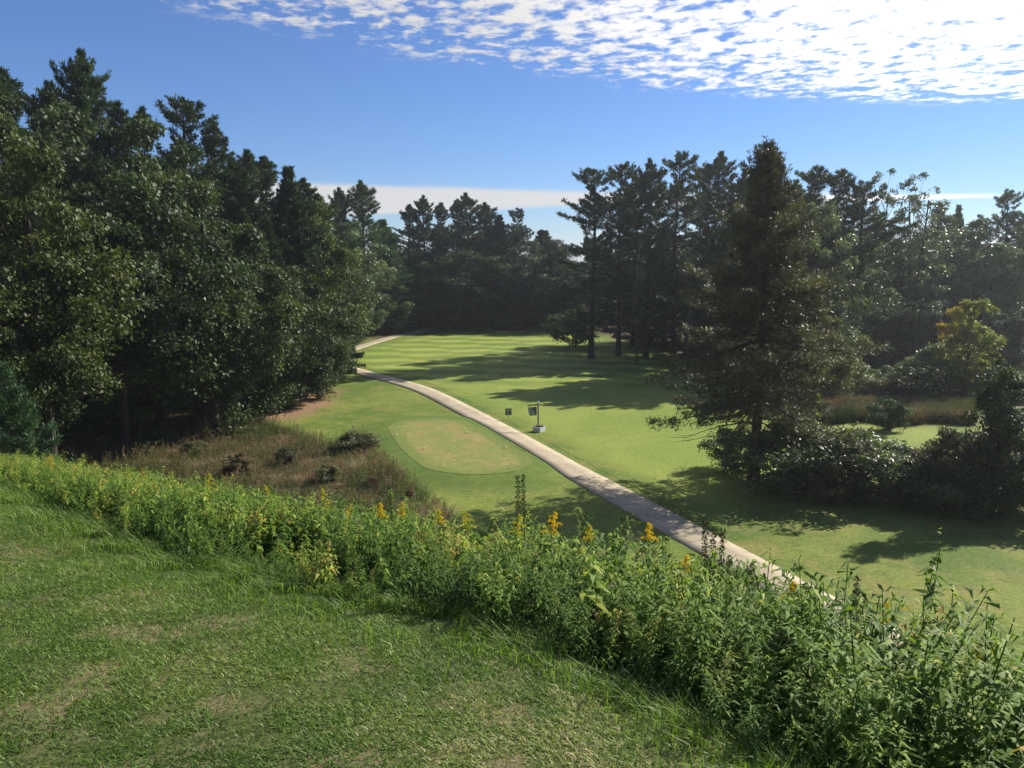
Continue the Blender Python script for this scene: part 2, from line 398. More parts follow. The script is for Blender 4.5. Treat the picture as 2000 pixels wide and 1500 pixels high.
def path_mat():
    m, nt = newmat('path_concrete'); g = N(nt)
    geo = g.n('ShaderNodeNewGeometry').outputs['Position']
    n1 = g.noise(.5, 4, geo, .6); n3 = g.noise(25, 4, geo, .7)
    col = g.mix(g.ss(n1, .35, .65), (.355, .298, .205), (.44, .375, .268))
    col = g.mix(g.ss(n3, .3, .7), g.mix(1.0, col, (.88, .88, .88), 'MULTIPLY'), g.mix(1.0, col, (1.08, 1.08, 1.08), 'MULTIPLY'))
    col = g.mix(g.math('MULTIPLY', g.ss(g.noise(1.7, 5, geo, .7, .5), .52, .68), .35), col, (.17, .145, .11))
    s = g.attr('along')
    fr = g.math('FRACT', g.math('DIVIDE', s, 6.1))
    seam = g.math('LESS_THAN', fr, .012)
    col = g.mix(g.math('MULTIPLY', seam, .55), col, (.10, .085, .07))
    e = g.math('ABSOLUTE', g.attr('across'))
    ed = g.ss(g.math('ADD', e, g.math('MULTIPLY', g.noise(3, 4, geo), .25)), 1.04, 1.12)
    col = g.mix(g.math('MULTIPLY', ed, .8), col, (.16, .16, .07))
    b = g.n('ShaderNodeBsdfPrincipled'); g.l(col, b.inputs['Base Color']); b.inputs['Roughness'].default_value = .8; b.inputs['Specular IOR Level'].default_value = .25
    o = g.n('ShaderNodeOutputMaterial'); g.l(b.outputs[0], o.inputs[0]); return m
tg = nrm(np.gradient(PATHC, axis=0)); nr = np.stack([-tg[:, 1], tg[:, 0]], 1)
arc = np.concatenate([[0], np.cumsum(np.hypot(*np.diff(PATHC, axis=0).T))])
W = 1.12; offs = [-1, -.98, -.33, .33, .98, 1]
pv = []; al = []; ac = []
for k, o_ in enumerate(offs):
    p = PATHC + nr*W*o_
    z = terr(p[:, 0], p[:, 1]) + (.03 if abs(o_) < 1 else -.05)
    pv.append(np.column_stack([p, z])); al.append(arc); ac.append(np.full(len(arc), o_))
m_ = len(PATHC); pv = np.concatenate(pv)
i = np.arange(len(offs)-1)[:, None]*m_ + np.arange(m_-1)[None, :]
Qp = np.stack([i, i+1, i+m_+1, i+m_], -1).reshape(-1, 4)
pme = mesh_np('path', pv, Qp[:, ::-1], None); addattr(pme, 'along', np.concatenate(al)); addattr(pme, 'across', np.concatenate(ac))
tag(link('path', pme, path_mat()), kind='structure')

# pond
wm, nt = newmat('pond_water'); g = N(nt)
b = g.n('ShaderNodeBsdfPrincipled'); b.inputs['Base Color'].default_value = (.015, .018, .012, 1); b.inputs['Roughness'].default_value = .06
bp = g.n('ShaderNodeBump'); bp.inputs['Strength'].default_value = .08; g.l(g.noise(3, 3, g.n('ShaderNodeNewGeometry').outputs['Position']), bp.inputs['Height']); g.l(bp.outputs[0], b.inputs['Normal'])
o = g.n('ShaderNodeOutputMaterial'); g.l(b.outputs[0], o.inputs[0])
an = np.linspace(0, 2*PI, 65)[:-1]
ring = np.stack([pc[0]+18*np.cos(an), pc[1]+4.6*np.sin(an)+.05*18*np.cos(an), np.full(64, -.33)], 1)
wme = bpy.data.meshes.new('water'); wme.from_pydata([tuple(r_) for r_ in ring], [], [tuple(range(64))]); wme.update()
tag(link('water', wme, wm), kind='structure')

# ------------------------------------------------------------------ tree makers
def rdir(r, n): return nrm(r.normal(size=(n, 3)))
def make_conifer(name, seed, H, spread, base=.15, step=.7, nb=5, elev=(-.05, .9), prof=None, tuft=12, nq=7, nl=.34, nw=.085, mat='pine', trunk_r=.3, droop=.0, gap=.15, flat=.10, lean=.0, extra_dead=0, hang=0.0, tspan=.3):
    r = RS(seed); A = Acc(); T = Acc()
    bx, by = r.normal()*.02*H*lean, r.normal()*.02*H*lean
    ph = r.rand()*6
    def tp(z):
        f = z/H; return np.array([bx*f*f*3 + .012*H*math.sin(f*5+ph)*f, by*f*f*3 + .010*H*math.cos(f*4+ph)*f, z])
    zs = np.linspace(0, H*.985, 14)
    T.tube([tp(z) for z in zs], [trunk_r*(1.25 if q == 0 else 1)*(1-.93*z/H)+.01 for q, z in enumerate(zs)], 8)
    C = []; U = []; NN = []; Ls = []; Ws = []; TT = []
    z = base*H
    while z < H*.985:
        t = (z-base*H)/(H*(1-base)); whl = r.uniform(.72, 1.12)
        k = nb + r.randint(-1, 2); a0 = r.rand()*6.28
        for q in range(max(3, k)):
            if r.rand() < gap*(1.05-t): continue
            az = a0 + q*6.283/k + r.normal()*.35
            pr = prof(t) if prof else max(.10, (1-t)**.75*min(1, .55+t*2.2))
            L = spread*pr*whl*r.uniform(.55, 1.2)
            el = elev[0]+(elev[1]-elev[0])*t**1.5 + r.normal()*.10
            dv = np.array([math.cos(az)*math.cos(el), math.sin(az)*math.cos(el), math.sin(el)])
            p0 = tp(z+r.uniform(-.2, .2)*step)
            side = np.array([-math.sin(az), math.cos(az), 0])
            def bp_(s): return p0 + dv*L*s + np.array([0, 0, 1.])*L*(-droop*s*s*1.2 + droop*.7*s**4 + .10*s*s*(1-droop))
            ss_ = np.linspace(0, 1, 5)
            T.tube([bp_(s) for s in ss_], [max(.008, trunk_r*.20*(L/spread+.15)*(1-.85*s)) for s in ss_], 4)
            n = max(8, int(tuft*L*(1.0+.5*r.rand())))
            s = tspan + (1.03-tspan)*r.rand(n)**.75
            lat = r.uniform(-1, 1, n)*.36*L*np.clip(1.15-s, .08, 1)+r.normal(size=n)*.05
            pos = p0[None] + dv[None]*(L*s)[:, None] + np.array([[0, 0, 1.]])*(L*(-droop*s*s*1.2+droop*.7*s**4+.10*s*s*(1-droop)))[:, None] + side[None]*lat[:, None]
            pos[:, 2] += r.normal(size=n)*flat - np.abs(lat)*.12 - hang*r.rand(n)**2
            tb = np.clip(r.normal(.45, .18)+r.normal(size=n)*.12, 0, 1)
            pos = np.repeat(pos, nq, 0); m = len(pos)
            out = dv[None]*.55 + side[None]*np.sign(np.repeat(lat, nq))[:, None]*.35 + np.array([[0, 0, .45-hang*.6]]) + r.normal(size=(m, 3))*.55
            C.append(pos + r.normal(size=(m, 3))*.05); U.append(out); NN.append(r.normal(size=(m, 3))*.6+np.array([[0, 0, 1.]]))
            Ls.append(nl*r.uniform(.6, 1.25, m)); Ws.append(nw*r.uniform(.6, 1.3, m)); TT.append(np.clip(np.repeat(tb, nq)+r.normal(size=m)*.10, 0, 1))
        z += step*r.uniform(.7, 1.35)*(1-.35*t)
    for q in range(extra_dead):
        az = r.rand()*6.28; z0 = r.uniform(.06, base+.05)*H; L = spread*r.uniform(.3, .8)
        p0 = tp(z0); pts = [p0+np.array([math.cos(az)*L*s, math.sin(az)*L*s, L*(.02*s-.22*s*s)]) for s in np.linspace(0, 1, 5)]
        T.tube(pts, [.05*(1-.85*s) for s in np.linspace(0, 1, 5)], 4)
        for w in range(6):
            s = r.uniform(.3, .95); b0 = p0+np.array([math.cos(az)*L*s, math.sin(az)*L*s, L*(.02*s-.22*s*s)]); a2 = az+r.choice([-1, 1])*r.uniform(.4, .9); l2 = L*.3*r.uniform(.5, 1)
            T.tube([b0, b0+np.array([math.cos(a2)*l2, math.sin(a2)*l2, -.15*l2])], [.018, .005], 3)
    v, q, t = leaves(np.concatenate(C), np.concatenate(U), np.concatenate(NN), np.concatenate(Ls), np.concatenate(Ws), np.concatenate(TT), seg3=False)
    A.add(v, q, t)
    root = empty(name); root['H'] = float(max(v_[:, 2].max() for v_ in A.v))
    link('trunk', T.mesh('trunk', True), M['bark'], root); link('crown', A.mesh('crown'), M[mat], root)
    return root

def make_broadleaf(name, seed, H, R, cb=.08, blobs=80, per=420, ls=.20, mat='oak', trunk_r=.28, rb=(.7, 1.35), top=1.0, sparse=0.0, tintf=None, squash=.75, barkm='bark', shellp=.35, stems=1, low=.55, cone=False):
    r = RS(seed); A = Acc(); T = Acc()
    zc = H*(cb+1)/2; hz = H*(1-cb)/2
    # crown envelope with lumpy radius
    ctr = []
    while len(ctr) < blobs:
        d = rdir(r, 1)[0]; rr = r.rand()**shellp
        f = np.array([d[0]*R*rr, d[1]*R*rr, d[2]*hz*rr])
        tt = (f[2]+hz)/(2*hz)
        w = (min(1, low+tt*1.6))*(1-.35*max(0, tt-.6)/.4)
        if cone: w = (1.12-tt)*(.8+.4*r.rand()); f[0] *= 1/max(.25, math.sqrt(max(.05, 1-d[2]*d[2]))); f[1] *= 1/max(.25, math.sqrt(max(.05, 1-d[2]*d[2])))
        lump = .8+.45*fbm(np.array([math.atan2(f[1], f[0])*1.3+7]), np.array([f[2]/3.0]), seed, 2)[0]
        ctr.append([f[0]*w*lump, f[1]*w*lump, zc+f[2]*.96])
    ctr = np.array(ctr); rbs = r.uniform(rb[0], rb[1], blobs)*(1-.3*np.clip((ctr[:, 2]-zc)/hz, 0, 1))
    n = blobs*per; bi = np.repeat(np.arange(blobs), per)
    d = rdir(r, n); d[:, 2] = np.where(d[:, 2] < -.1, d[:, 2]*np.where(r.rand(n) < .6, -1, 1), d[:, 2]); 
    rr = (r.rand(n)**.45)*(1+r.normal(size=n)*.10)
    # sub clumps: push leaves toward small twig centres
    pos = ctr[bi] + d*rbs[bi][:, None]*rr[:, None]*np.array([[1, 1, squash]])
    cell = np.floor(pos/.55); h = _hash(cell[:, 0]*7+cell[:, 2]*13, cell[:, 1]*5+cell[:, 2], seed)
    keep = (h > (.28+sparse))
    pos = pos[keep]; d = d[keep]; bi = bi[keep]; m = len(pos)
    U = r.normal(size=(m, 3))*.8 + d*.5 + np.array([[0, 0, -.35]]); NNr = d*.9 + np.array([[0, 0, .5]]) + r.normal(size=(m, 3))*.6
    tb = np.clip(r.normal(.45, .13, blobs), 0, 1)
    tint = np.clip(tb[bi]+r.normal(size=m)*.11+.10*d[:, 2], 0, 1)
    if tintf is not None: tint = np.clip(tintf(pos, r), 0, 1)
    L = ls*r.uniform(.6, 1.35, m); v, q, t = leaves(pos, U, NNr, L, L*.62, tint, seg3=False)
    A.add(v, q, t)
    for st in range(stems):
        ox, oy = (r.normal()*.25, r.normal()*.25) if stems > 1 else (0, 0)
        zs = np.linspace(0, H*.82, 9); ph = r.rand()*6
        tpf = lambda z: np.array([ox*(1+z/H*3)+.02*H*math.sin(z/H*4+ph)*z/H, oy*(1+z/H*3)+.02*H*math.cos(z/H*3+ph)*z/H, z])
        T.tube([tpf(z) for z in zs], [trunk_r/(stems**.5)*(1-.9*z/H)+.01 for z in zs], 8)
        order = r.permutation(blobs)[:int(blobs*.6)]
        for q_ in order:
            c = ctr[q_]; z0 = max(.06*H, min(.75*H, c[2]-r.uniform(.1, .25)*H)); p0 = tpf(z0); mid = p0*.45+c*.55+np.array([0, 0, -.03*H])
            T.tube([p0, mid, c], [trunk_r*.22*(1-.6*z0/H)+.015, .03, .01], 4)
    root = empty(name); root['H'] = float(np.percentile(np.concatenate(A.v)[:, 2], 99.9))
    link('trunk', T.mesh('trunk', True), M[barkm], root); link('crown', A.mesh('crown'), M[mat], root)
    return root

tipf = lambda t: 1 if t < .90 else 1-.6*(t-.90)/.10
prof_pine = lambda t: max(.20, (1-t)**.50*min(1, .60+t*2.0))*(.82+.36*math.sin(t*23+1))*tipf(t)
prof_wp2 = lambda t: max(.20, (1-t**2.8)**.85*min(1, .6+t*2.2))*(.76+.42*math.sin(t*27+2))*tipf(t)
prof_cone = lambda t: max(.08, (1-t)**.8)*min(1, .75+t*2)
PR = {}
PR['pineA'] = make_conifer('white_pine', 1, 26, 5.6, .05, .62, 6, prof=prof_pine, tuft=14, nl=.36, nw=.08)
PR['pineB'] = make_conifer('white_pine', 2, 27, 5.2, .08, .68, 6, elev=(-.05, .75), prof=prof_wp2, tuft=14, gap=.2, nl=.36, nw=.08)
PR['pineC'] = make_conifer('white_pine', 3, 26, 6.2, .13, .78, 5, elev=(0, .7), prof=prof_wp2, tuft=15, gap=.25, trunk_r=.36, nl=.36, nw=.08)
PR['pineD'] = make_conifer('white_pine', 4, 27, 6.0, .11, .72, 6, prof=prof_pine, tuft=15, gap=.22, trunk_r=.34, nl=.36, nw=.08)
PR['pineE'] = make_conifer('white_pine', 5, 24, 6.6, .15, .85, 5, elev=(.05, .6), prof=prof_wp2, tuft=15, gap=.3, trunk_r=.34, lean=1.5, nl=.36, nw=.08)
PR['firA'] = make_conifer('spruce_tree', 6, 22, 5.2, .03, .5, 7, elev=(-.15, .6), prof=prof_cone, tuft=14, nl=.34, nw=.10)
PR['youngpine'] = make_conifer('young_pine', 7, 6, 1.9, .02, .28, 6, elev=(.25, 1.0), prof=lambda t: max(.1, (1-t)**.8), tuft=30, nq=7, nl=.22, nw=.035, gap=.05, trunk_r=.08)
PR['spruce'] = make_conifer('spruce_tree', 8, 20.4, 6.7, .235, .25, 5, elev=(-.10, .8), prof=lambda t: max(.06, (1-t)**.78)*min(1, .82+t*1.6)*(.9+.2*math.sin(t*31)), tuft=19, nq=8, nl=.22, nw=.055, mat='spruce', trunk_r=.34, droop=.25, gap=.22, flat=.12, extra_dead=26, hang=.25, tspan=.12)
PR['oakA'] = make_broadleaf('oak_tree', 11, 17, 5.2, .0, 64, 900, .25, rb=(1.0, 2.0))
PR['oakB'] = make_broadleaf('oak_tree', 12, 19, 5.2, .02, 66, 900, .25, rb=(1.0, 2.0))
PR['oakC'] = make_broadleaf('oak_tree', 13, 15, 4.9, .0, 60, 900, .24, rb=(.9, 1.8))
PR['oakH'] = make_broadleaf('oak_tree', 23, 17, 5.2, .30, 58, 900, .25, rb=(1.0, 1.9), low=.75)
PR['greyA'] = make_broadleaf('leafy_tree', 14, 16, 5.0, .08, 90, 430, .26, 'grey')
PR['tallD'] = make_broadleaf('poplar_tree', 15, 22, 3.6, .18, 75, 300, .24, 'grey', rb=(.6, 1.1), sparse=.22, trunk_r=.3, stems=2)
PR['maple'] = make_broadleaf('maple_tree', 16, 10, 2.7, .05, 95, 300, .19, 'maple', trunk_r=.14, rb=(.35, .8), low=.75,
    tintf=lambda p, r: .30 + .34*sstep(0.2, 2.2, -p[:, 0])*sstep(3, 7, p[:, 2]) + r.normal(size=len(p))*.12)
PR['shrubA'] = make_broadleaf('shrub', 17, 3.0, 1.7, .0, 34, 420, .13, 'oak', trunk_r=.05, rb=(.45, .8), stems=4, low=.9)
PR['shrubB'] = make_broadleaf('shrub', 18, 2.6, 1.9, .0, 38, 460, .12, 'grey', trunk_r=.05, rb=(.4, .75), stems=4, low=.9)
PR['shrubC'] = make_broadleaf('shrub', 19, 3.4, 1.6, .0, 36, 460, .12, 'spruce', trunk_r=.05, rb=(.4, .75), stems=5, low=.9)
PR['coneD'] = make_broadleaf('sapling_tree', 29, 8, 3.1, .0, 80, 420, .14, 'oak', trunk_r=.12, rb=(.45, .85), cone=True,
    tintf=lambda p, r: .35 + r.normal(size=len(p))*.12 + .5*(p[:, 2] > 7.0)*(r.rand(len(p)) < .6))
PR['snag'] = make_conifer('bare_tree', 20, 14, 1.6, .35, .8, 3, elev=(.5, .9), tuft=3, nq=3, nl=.2, nw=.04, mat='grey', trunk_r=.09, gap=.2)
PR['snag'].children[0].data.materials[0] = M['birch']
used = {}
def plant(kind, px, D, ytop, label, group=None, cat='tree', wf=1.0, col=(1, 1, 1), name=None, base_dz=0, rz=None, rnd=RS(77)):
    z = topz(ytop, D)
    x0 = xat(px, D, z*.6)
    x = x0; gz = float(terr(x, D)); H = z-gz
    if kind not in used: o = PR[kind]; used[kind] = 1
    else: o = copy_tree(PR[kind])
    Hp = PR[kind]['H']; s = H/Hp
    w = wf*s**.35 if H > 5 else wf*s
    o.location = (x, D, gz-.12); o.scale = (w, w, s); o.rotation_euler = (0, 0, rnd.rand()*6.28 if rz is None else rz)
    if name: o.name = name
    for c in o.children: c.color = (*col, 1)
    tag(o, label, cat, group)
    return o
# (kind, px, D, ytop, label, width, colour)
gL = 'trees along the edge of the left-hand wood'
LEFT = [
 ('pineB', 22, 74, 125, 'dark pine with blunt double tip at the far left edge of the photo', 1.0, (1,1,1)),
 ('pineA', 112, 72, 148, 'dark pine with two feathery tips, just left of the tallest spire in the left-hand wood', .95, (1,1,1)),
 ('pineA', 182, 66, 85, 'tallest narrow pine spire, rising clear above the left-hand wood', .78, (1.2,1.2,1.2)),
 ('pineB', 240, 74, 188, 'pine with short ragged tip just right of the tallest spire', .9, (1,1,1)),
 ('pineB', 287, 80, 200, 'thin dark pine tip in the dip between tallest spire and broad-topped pine', .8, (1,1,1)),
 ('pineC', 366, 80, 184, 'broad-topped dark pine, highest tree in the middle of the left-hand slope', 1.05, (.95,1,1)),
 ('pineB', 432, 86, 229, 'jagged dark pine on the falling skyline right of the broad-topped pine', .95, (1,1,1)),
 ('pineA', 485, 90, 285, 'low jagged pine where the left-hand skyline dips before the round-headed pine', .9, (1,1,1)),
 ('firA', 566, 80, 318, 'round-headed near-black conifer on the left-hand skyline', 1.15, (.75,.85,.9)),
 ('pineA', 618, 92, 372, 'yellow-green pine sloping down to the white cloud strip', 1.0, (1.6,1.5,.9)),
 ('oakB', 25, 52, 172, 'tall oak whose crown fills the upper left corner of the wood', 1.05, (1.1,1.05,.9)),
 ('oakH', 70, 45, 268, 'yellowish oak crown bulging forward at the left edge', .85, (1.35,1.15,.8)),
 ('oakH', 40, 41, 480, 'lowest yellowish oak lobe above the young pine at the left edge', .72, (1.4,1.2,.85)),
 ('oakH', 165, 58, 205, 'oak with broad grey-green crown below the tallest spire', 1.0, (1,1,1)),
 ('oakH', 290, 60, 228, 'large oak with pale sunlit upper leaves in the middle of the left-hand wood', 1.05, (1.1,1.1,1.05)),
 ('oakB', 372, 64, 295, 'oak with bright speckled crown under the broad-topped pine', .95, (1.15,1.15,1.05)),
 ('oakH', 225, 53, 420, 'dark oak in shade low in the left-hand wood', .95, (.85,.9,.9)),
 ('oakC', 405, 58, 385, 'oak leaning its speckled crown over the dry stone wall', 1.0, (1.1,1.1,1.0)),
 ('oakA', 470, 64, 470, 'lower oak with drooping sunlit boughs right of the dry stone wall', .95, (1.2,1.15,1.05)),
 ('firA', 530, 76, 420, 'dark conifer between two oaks under the round-headed pine', 1.0, (.9,1,.95)),
 ('pineA', 455, 78, 300, 'pine with feathery side boughs behind the speckled oaks', .9, (1,1.05,.95)),
 ('oakB', 625, 84, 395, 'yellow-green leafy tree on the right flank of the left-hand wood', .85, (1.7,1.55,.8)),
 ('oakC', 560, 69, 520, 'bushy oak leaning out over the bare brown soil', .95, (1.2,1.15,1.05)),
 ('oakC', 618, 74, 575, 'rightmost bushy oak of the left-hand wood, beside the cart path', .82, (1.15,1.15,1.1)),
 ('firA', 648, 86, 500, 'small green conifer where the cart path vanishes behind the wood', .75, (1,1.15,.95)),
 ('pineB', 522, 92, 300, 'jagged pine filling the skyline just left of the round-headed conifer', 1.0, (.95,1,1)),
 ('pineB', 592, 94, 342, 'dark pine shoulder just right of the round-headed conifer', 1.0, (.9,1,.95)),
 ('pineB', 640, 100, 392, 'dark low pine at the right end of the left-hand skyline', 1.0, (1,1.1,.95)),
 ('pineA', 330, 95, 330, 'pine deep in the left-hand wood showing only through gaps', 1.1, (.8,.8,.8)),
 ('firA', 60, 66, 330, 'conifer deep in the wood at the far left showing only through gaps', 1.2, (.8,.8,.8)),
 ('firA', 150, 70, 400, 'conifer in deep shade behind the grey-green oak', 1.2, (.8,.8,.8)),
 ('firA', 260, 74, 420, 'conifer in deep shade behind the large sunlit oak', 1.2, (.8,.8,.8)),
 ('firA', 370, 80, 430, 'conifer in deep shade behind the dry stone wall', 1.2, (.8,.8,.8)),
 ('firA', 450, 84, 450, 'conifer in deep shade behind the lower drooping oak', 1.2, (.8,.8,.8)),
]
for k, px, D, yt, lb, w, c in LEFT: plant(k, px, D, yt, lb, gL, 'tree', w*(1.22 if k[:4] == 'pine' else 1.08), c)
gC = 'trees beside the far bend of the cart path'
for k, px, D, yt, lb, w, c in [
 ('pineA', 664, 134, 362, 'slim pine with pointed top left of its taller twin by the far path bend', .75, (.9,1,1)),
 ('pineD', 708, 135, 348, 'tall dark pine with layered boughs above the far bend of the path', 1.05, (.9,1,1)),
 ('greyA', 690, 127, 432, 'grey leafy tree clinging to the front of the tall layered pine', .85, (.9,.95,.8)),
 ('firA', 748, 142, 425, 'pine with drooping side boughs reaching toward the dark far wood', 1.15, (1,1.15,1)),
 ('oakC', 750, 139, 545, 'round leafy tree at the foot of the drooping pine by the path bend', .85, (1,1.05,1)),
 ('oakC', 688, 124, 560, 'low leafy tree hiding the path as it bends behind the wood', .9, (1,1.05,1)),
 ('firA', 636, 120, 430, 'conifer between the left-hand wood and the far path bend', 1.0, (1.1,1.2,.9)),
 ]: plant(k, px, D, yt, lb, gC, 'tree', w*1.3, tuple(q*1.6 for q in c))
gF = 'pines of the dark far wood behind the fairway'
FAR = [
 ('pineB', 797, 158, 396, 'spiky pine at the left end of the dark far wood', 1.05),
 ('pineD', 830, 156, 377, 'upright round-tipped pine, second from the left in the far wood', .9),
 ('pineB', 865, 160, 392, 'slightly lower pine left of the tallest one in the far wood', .9),
 ('pineD', 915, 155, 372, 'tallest pine in the middle of the far wood', .95),
 ('pineB', 890, 164, 388, 'pine pressed close to the left of the tallest far pine', .9),
 ('pineA', 945, 158, 392, 'pine with slanting right flank next to the tallest far pine', .95),
 ('firA', 972, 160, 416, 'low dark conifer in the dip of the far wood skyline', 1.2),
 ('pineE', 1003, 160, 402, 'lone pine with open slanting boughs right of the far wood', .8),
 ('greyA', 1030, 150, 468, 'pale green leafy tree below the lone open pine in the far wood', .95),
 ('firA', 1058, 160, 446, 'short pine where the far skyline is lowest', 1.1),
 ('oakB', 1085, 152, 470, 'rounded dark tree in the far wood beside the tall right-hand pines', 1.1),
 ('oakA', 965, 149, 500, 'leafy tree in shade at the foot of the far wood right of centre', 1.2),
 ('oakA', 805, 150, 490, 'leafy tree in shade at the left foot of the far wood', 1.2),
 ('oakB', 860, 149, 500, 'leafy tree in shade at the middle foot of the far wood', 1.2),
 ('oakA', 910, 149, 490, 'leafy tree in shade below the tallest far pine', 1.2),
 ('oakA', 1120, 146, 520, 'shaded tree seen past the left side of the tall right-hand pines', 1.3),
]
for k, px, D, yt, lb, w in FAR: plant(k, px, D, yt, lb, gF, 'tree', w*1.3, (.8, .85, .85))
rb_ = RS(5)
for q in range(26):
    px = 640+q*46+rb_.uniform(-12, 12)
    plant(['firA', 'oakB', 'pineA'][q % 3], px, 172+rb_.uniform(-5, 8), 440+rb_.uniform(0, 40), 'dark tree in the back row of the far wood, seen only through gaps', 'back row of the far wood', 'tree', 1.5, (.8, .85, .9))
gR = 'tall pines standing right of the fairway'
RIGHT = [
 ('pineC', 1158, 104, 322, 'leftmost tall pine of the right-hand stand, with open boughs over the fairway', .95),
 ('pineC', 1212, 107, 311, 'second tall pine from the left in the right-hand stand, with forked top', .82),
 ('pineD', 1268, 106, 304, 'third tall pine from the left in the right-hand stand', .9),
 ('pineC', 1322, 110, 291, 'fourth tall pine, with dense tufted head, in the right-hand stand', .9),
 ('pineD', 1395, 106, 289, 'fifth tall pine, with wide fan-shaped head, left of the front spruce', .95),
 ('pineD', 1240, 118, 330, 'pine half hidden behind the second and third tall pines', .9),
 ('pineC', 1365, 118, 320, 'pine half hidden behind the fourth and fifth tall pines', 1.0),
 ('pineD', 1440, 93, 330, 'pine close behind the left shoulder of the front spruce', 1.0),
 ('pineE', 1572, 92, 318, 'pine with upswept boughs just right of the front spruce top', 1.0),
 ('pineE', 1622, 90, 325, 'pine with long flat boughs leaning right of the front spruce', 1.0),
 ('pineE', 1668, 89, 345, 'rightmost flat-boughed pine, sloping down to the small white cloud gap', 1.0),
 ('pineA', 1530, 88, 350, 'pine hidden behind the right flank of the front spruce', 1.0),
 ('pineD', 1480, 90, 345, 'pine standing close behind the front spruce, hidden by its upper boughs', 1.0),
 ('pineD', 1478, 109, 335, 'tall pine farther behind the front spruce, hidden by its crown', 1.1),
 ('pineD', 1548, 106, 345, 'tall pine behind the right side of the front spruce crown', 1.1),
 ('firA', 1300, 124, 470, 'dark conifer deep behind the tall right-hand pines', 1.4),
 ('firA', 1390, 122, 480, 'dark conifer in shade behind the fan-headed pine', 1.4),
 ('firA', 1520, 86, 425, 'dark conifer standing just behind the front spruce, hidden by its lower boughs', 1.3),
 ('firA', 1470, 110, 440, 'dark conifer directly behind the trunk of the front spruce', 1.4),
]
for k, px, D, yt, lb, w in RIGHT: plant(k, px, D, yt, lb, gR, 'tree', w*1.22, (.9, .95, .95))
gB = 'mixed trees behind the pond'
for k, px, D, yt, lb, w, c in [
 ('greyA', 1590, 84, 395, 'pale sunlit leafy tree just behind the right flank of the front spruce', .85, (1.25,1.25,1)),
 ('greyA', 1668, 94, 445, 'bluish green leafy tree right of the pale sunlit one', .85, (1,1.15,1.05)),
 ('tallD', 1724, 102, 328, 'left one of two tall thin airy trees against the sky', .8, (1,1,1.05)),
 ('tallD', 1792, 102, 335, 'right one of two tall thin airy trees against the sky', 1.05, (1.1,1.05,1)),
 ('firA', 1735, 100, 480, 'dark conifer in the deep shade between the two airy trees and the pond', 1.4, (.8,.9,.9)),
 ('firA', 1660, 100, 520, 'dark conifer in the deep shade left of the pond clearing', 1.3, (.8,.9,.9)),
 ('pineB', 1826, 135, 388, 'small distant pine tip right of the airy trees', .9, (1,1.1,1.1)),
 ('firA', 1866, 130, 396, 'small pointed conifer in front of the cream cloud at the right', .9, (1,1.1,1.1)),
 ('greyA', 1840, 112, 420, 'hazy leafy tree between the airy trees and the pointed conifer', 1.2, (.9,1,1)),
 ('pineE', 1958, 112, 363, 'open flat-topped pine near the right edge of the photo', 1.05, (1,1,1.05)),
 ('pineE', 2010, 115, 360, 'flat-topped pine cut off by the right edge of the photo', 1.0, (1,1,1.05)),
 ('greyA', 1905, 108, 428, 'hazy leafy tree below the flat-topped pine', 1.2, (1,1.05,1)),
 ('greyA', 1875, 108, 470, 'sunlit silvery tree left of its brighter neighbour at the right', .95, (1.2,1.2,1.1)),
 ('greyA', 1935, 106, 478, 'bright silvery leafy tree above the turning maple', .95, (1.3,1.25,1.1)),
 ('oakB', 1995, 107, 440, 'yellowish leafy tree at the right edge of the photo', .95, (1.8,1.5,.8)),
 ('greyA', 1800, 100, 540, 'shaded leafy tree with a few glinting leaves behind the pond', 1.0, (.8,.85,.9)),
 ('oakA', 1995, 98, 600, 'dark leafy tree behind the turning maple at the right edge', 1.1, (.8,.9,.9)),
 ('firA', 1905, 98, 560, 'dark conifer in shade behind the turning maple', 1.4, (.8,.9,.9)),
 ('greyA', 1640, 80, 590, 'dim leafy tree beside the olive shrubby tree', .7, (.9,.95,.9)),
 ('maple', 1893, 74, 583, 'maple turning orange and yellow green beside the pond', 1.0, (1.0,.9,.9)),
 ('oakC', 1615, 72, 598, 'olive brown bushy tree reaching out right of the front spruce', .72, (2.0,1.45,.9)),
 ]: plant(k, px, D, yt, lb, gB, 'tree', w, tuple(q*1.4 for q in c), rz=(0.0 if k == 'maple' else None))
rb_ = RS(9)
for q in range(14):
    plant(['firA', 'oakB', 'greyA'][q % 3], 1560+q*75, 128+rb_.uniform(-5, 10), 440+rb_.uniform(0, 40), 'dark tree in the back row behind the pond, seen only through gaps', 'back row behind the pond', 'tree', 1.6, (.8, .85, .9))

# the big front spruce and its neighbours
sp_ = plant('spruce', 1492, 45.5, 258, 'big dark spruce with bare lower limbs standing in front of the fairway', None, 'tree', 1.0, (1.2, 1.12, 1.2), rz=1.0)
plant('snag', 1247, 98, 470, 'thin pale bare tree among the tall right-hand pines', None, 'tree', .9)
plant('snag', 1346, 92, 590, 'small pale stemmed tree with scant leaves left of the front spruce', None, 'tree', .9)

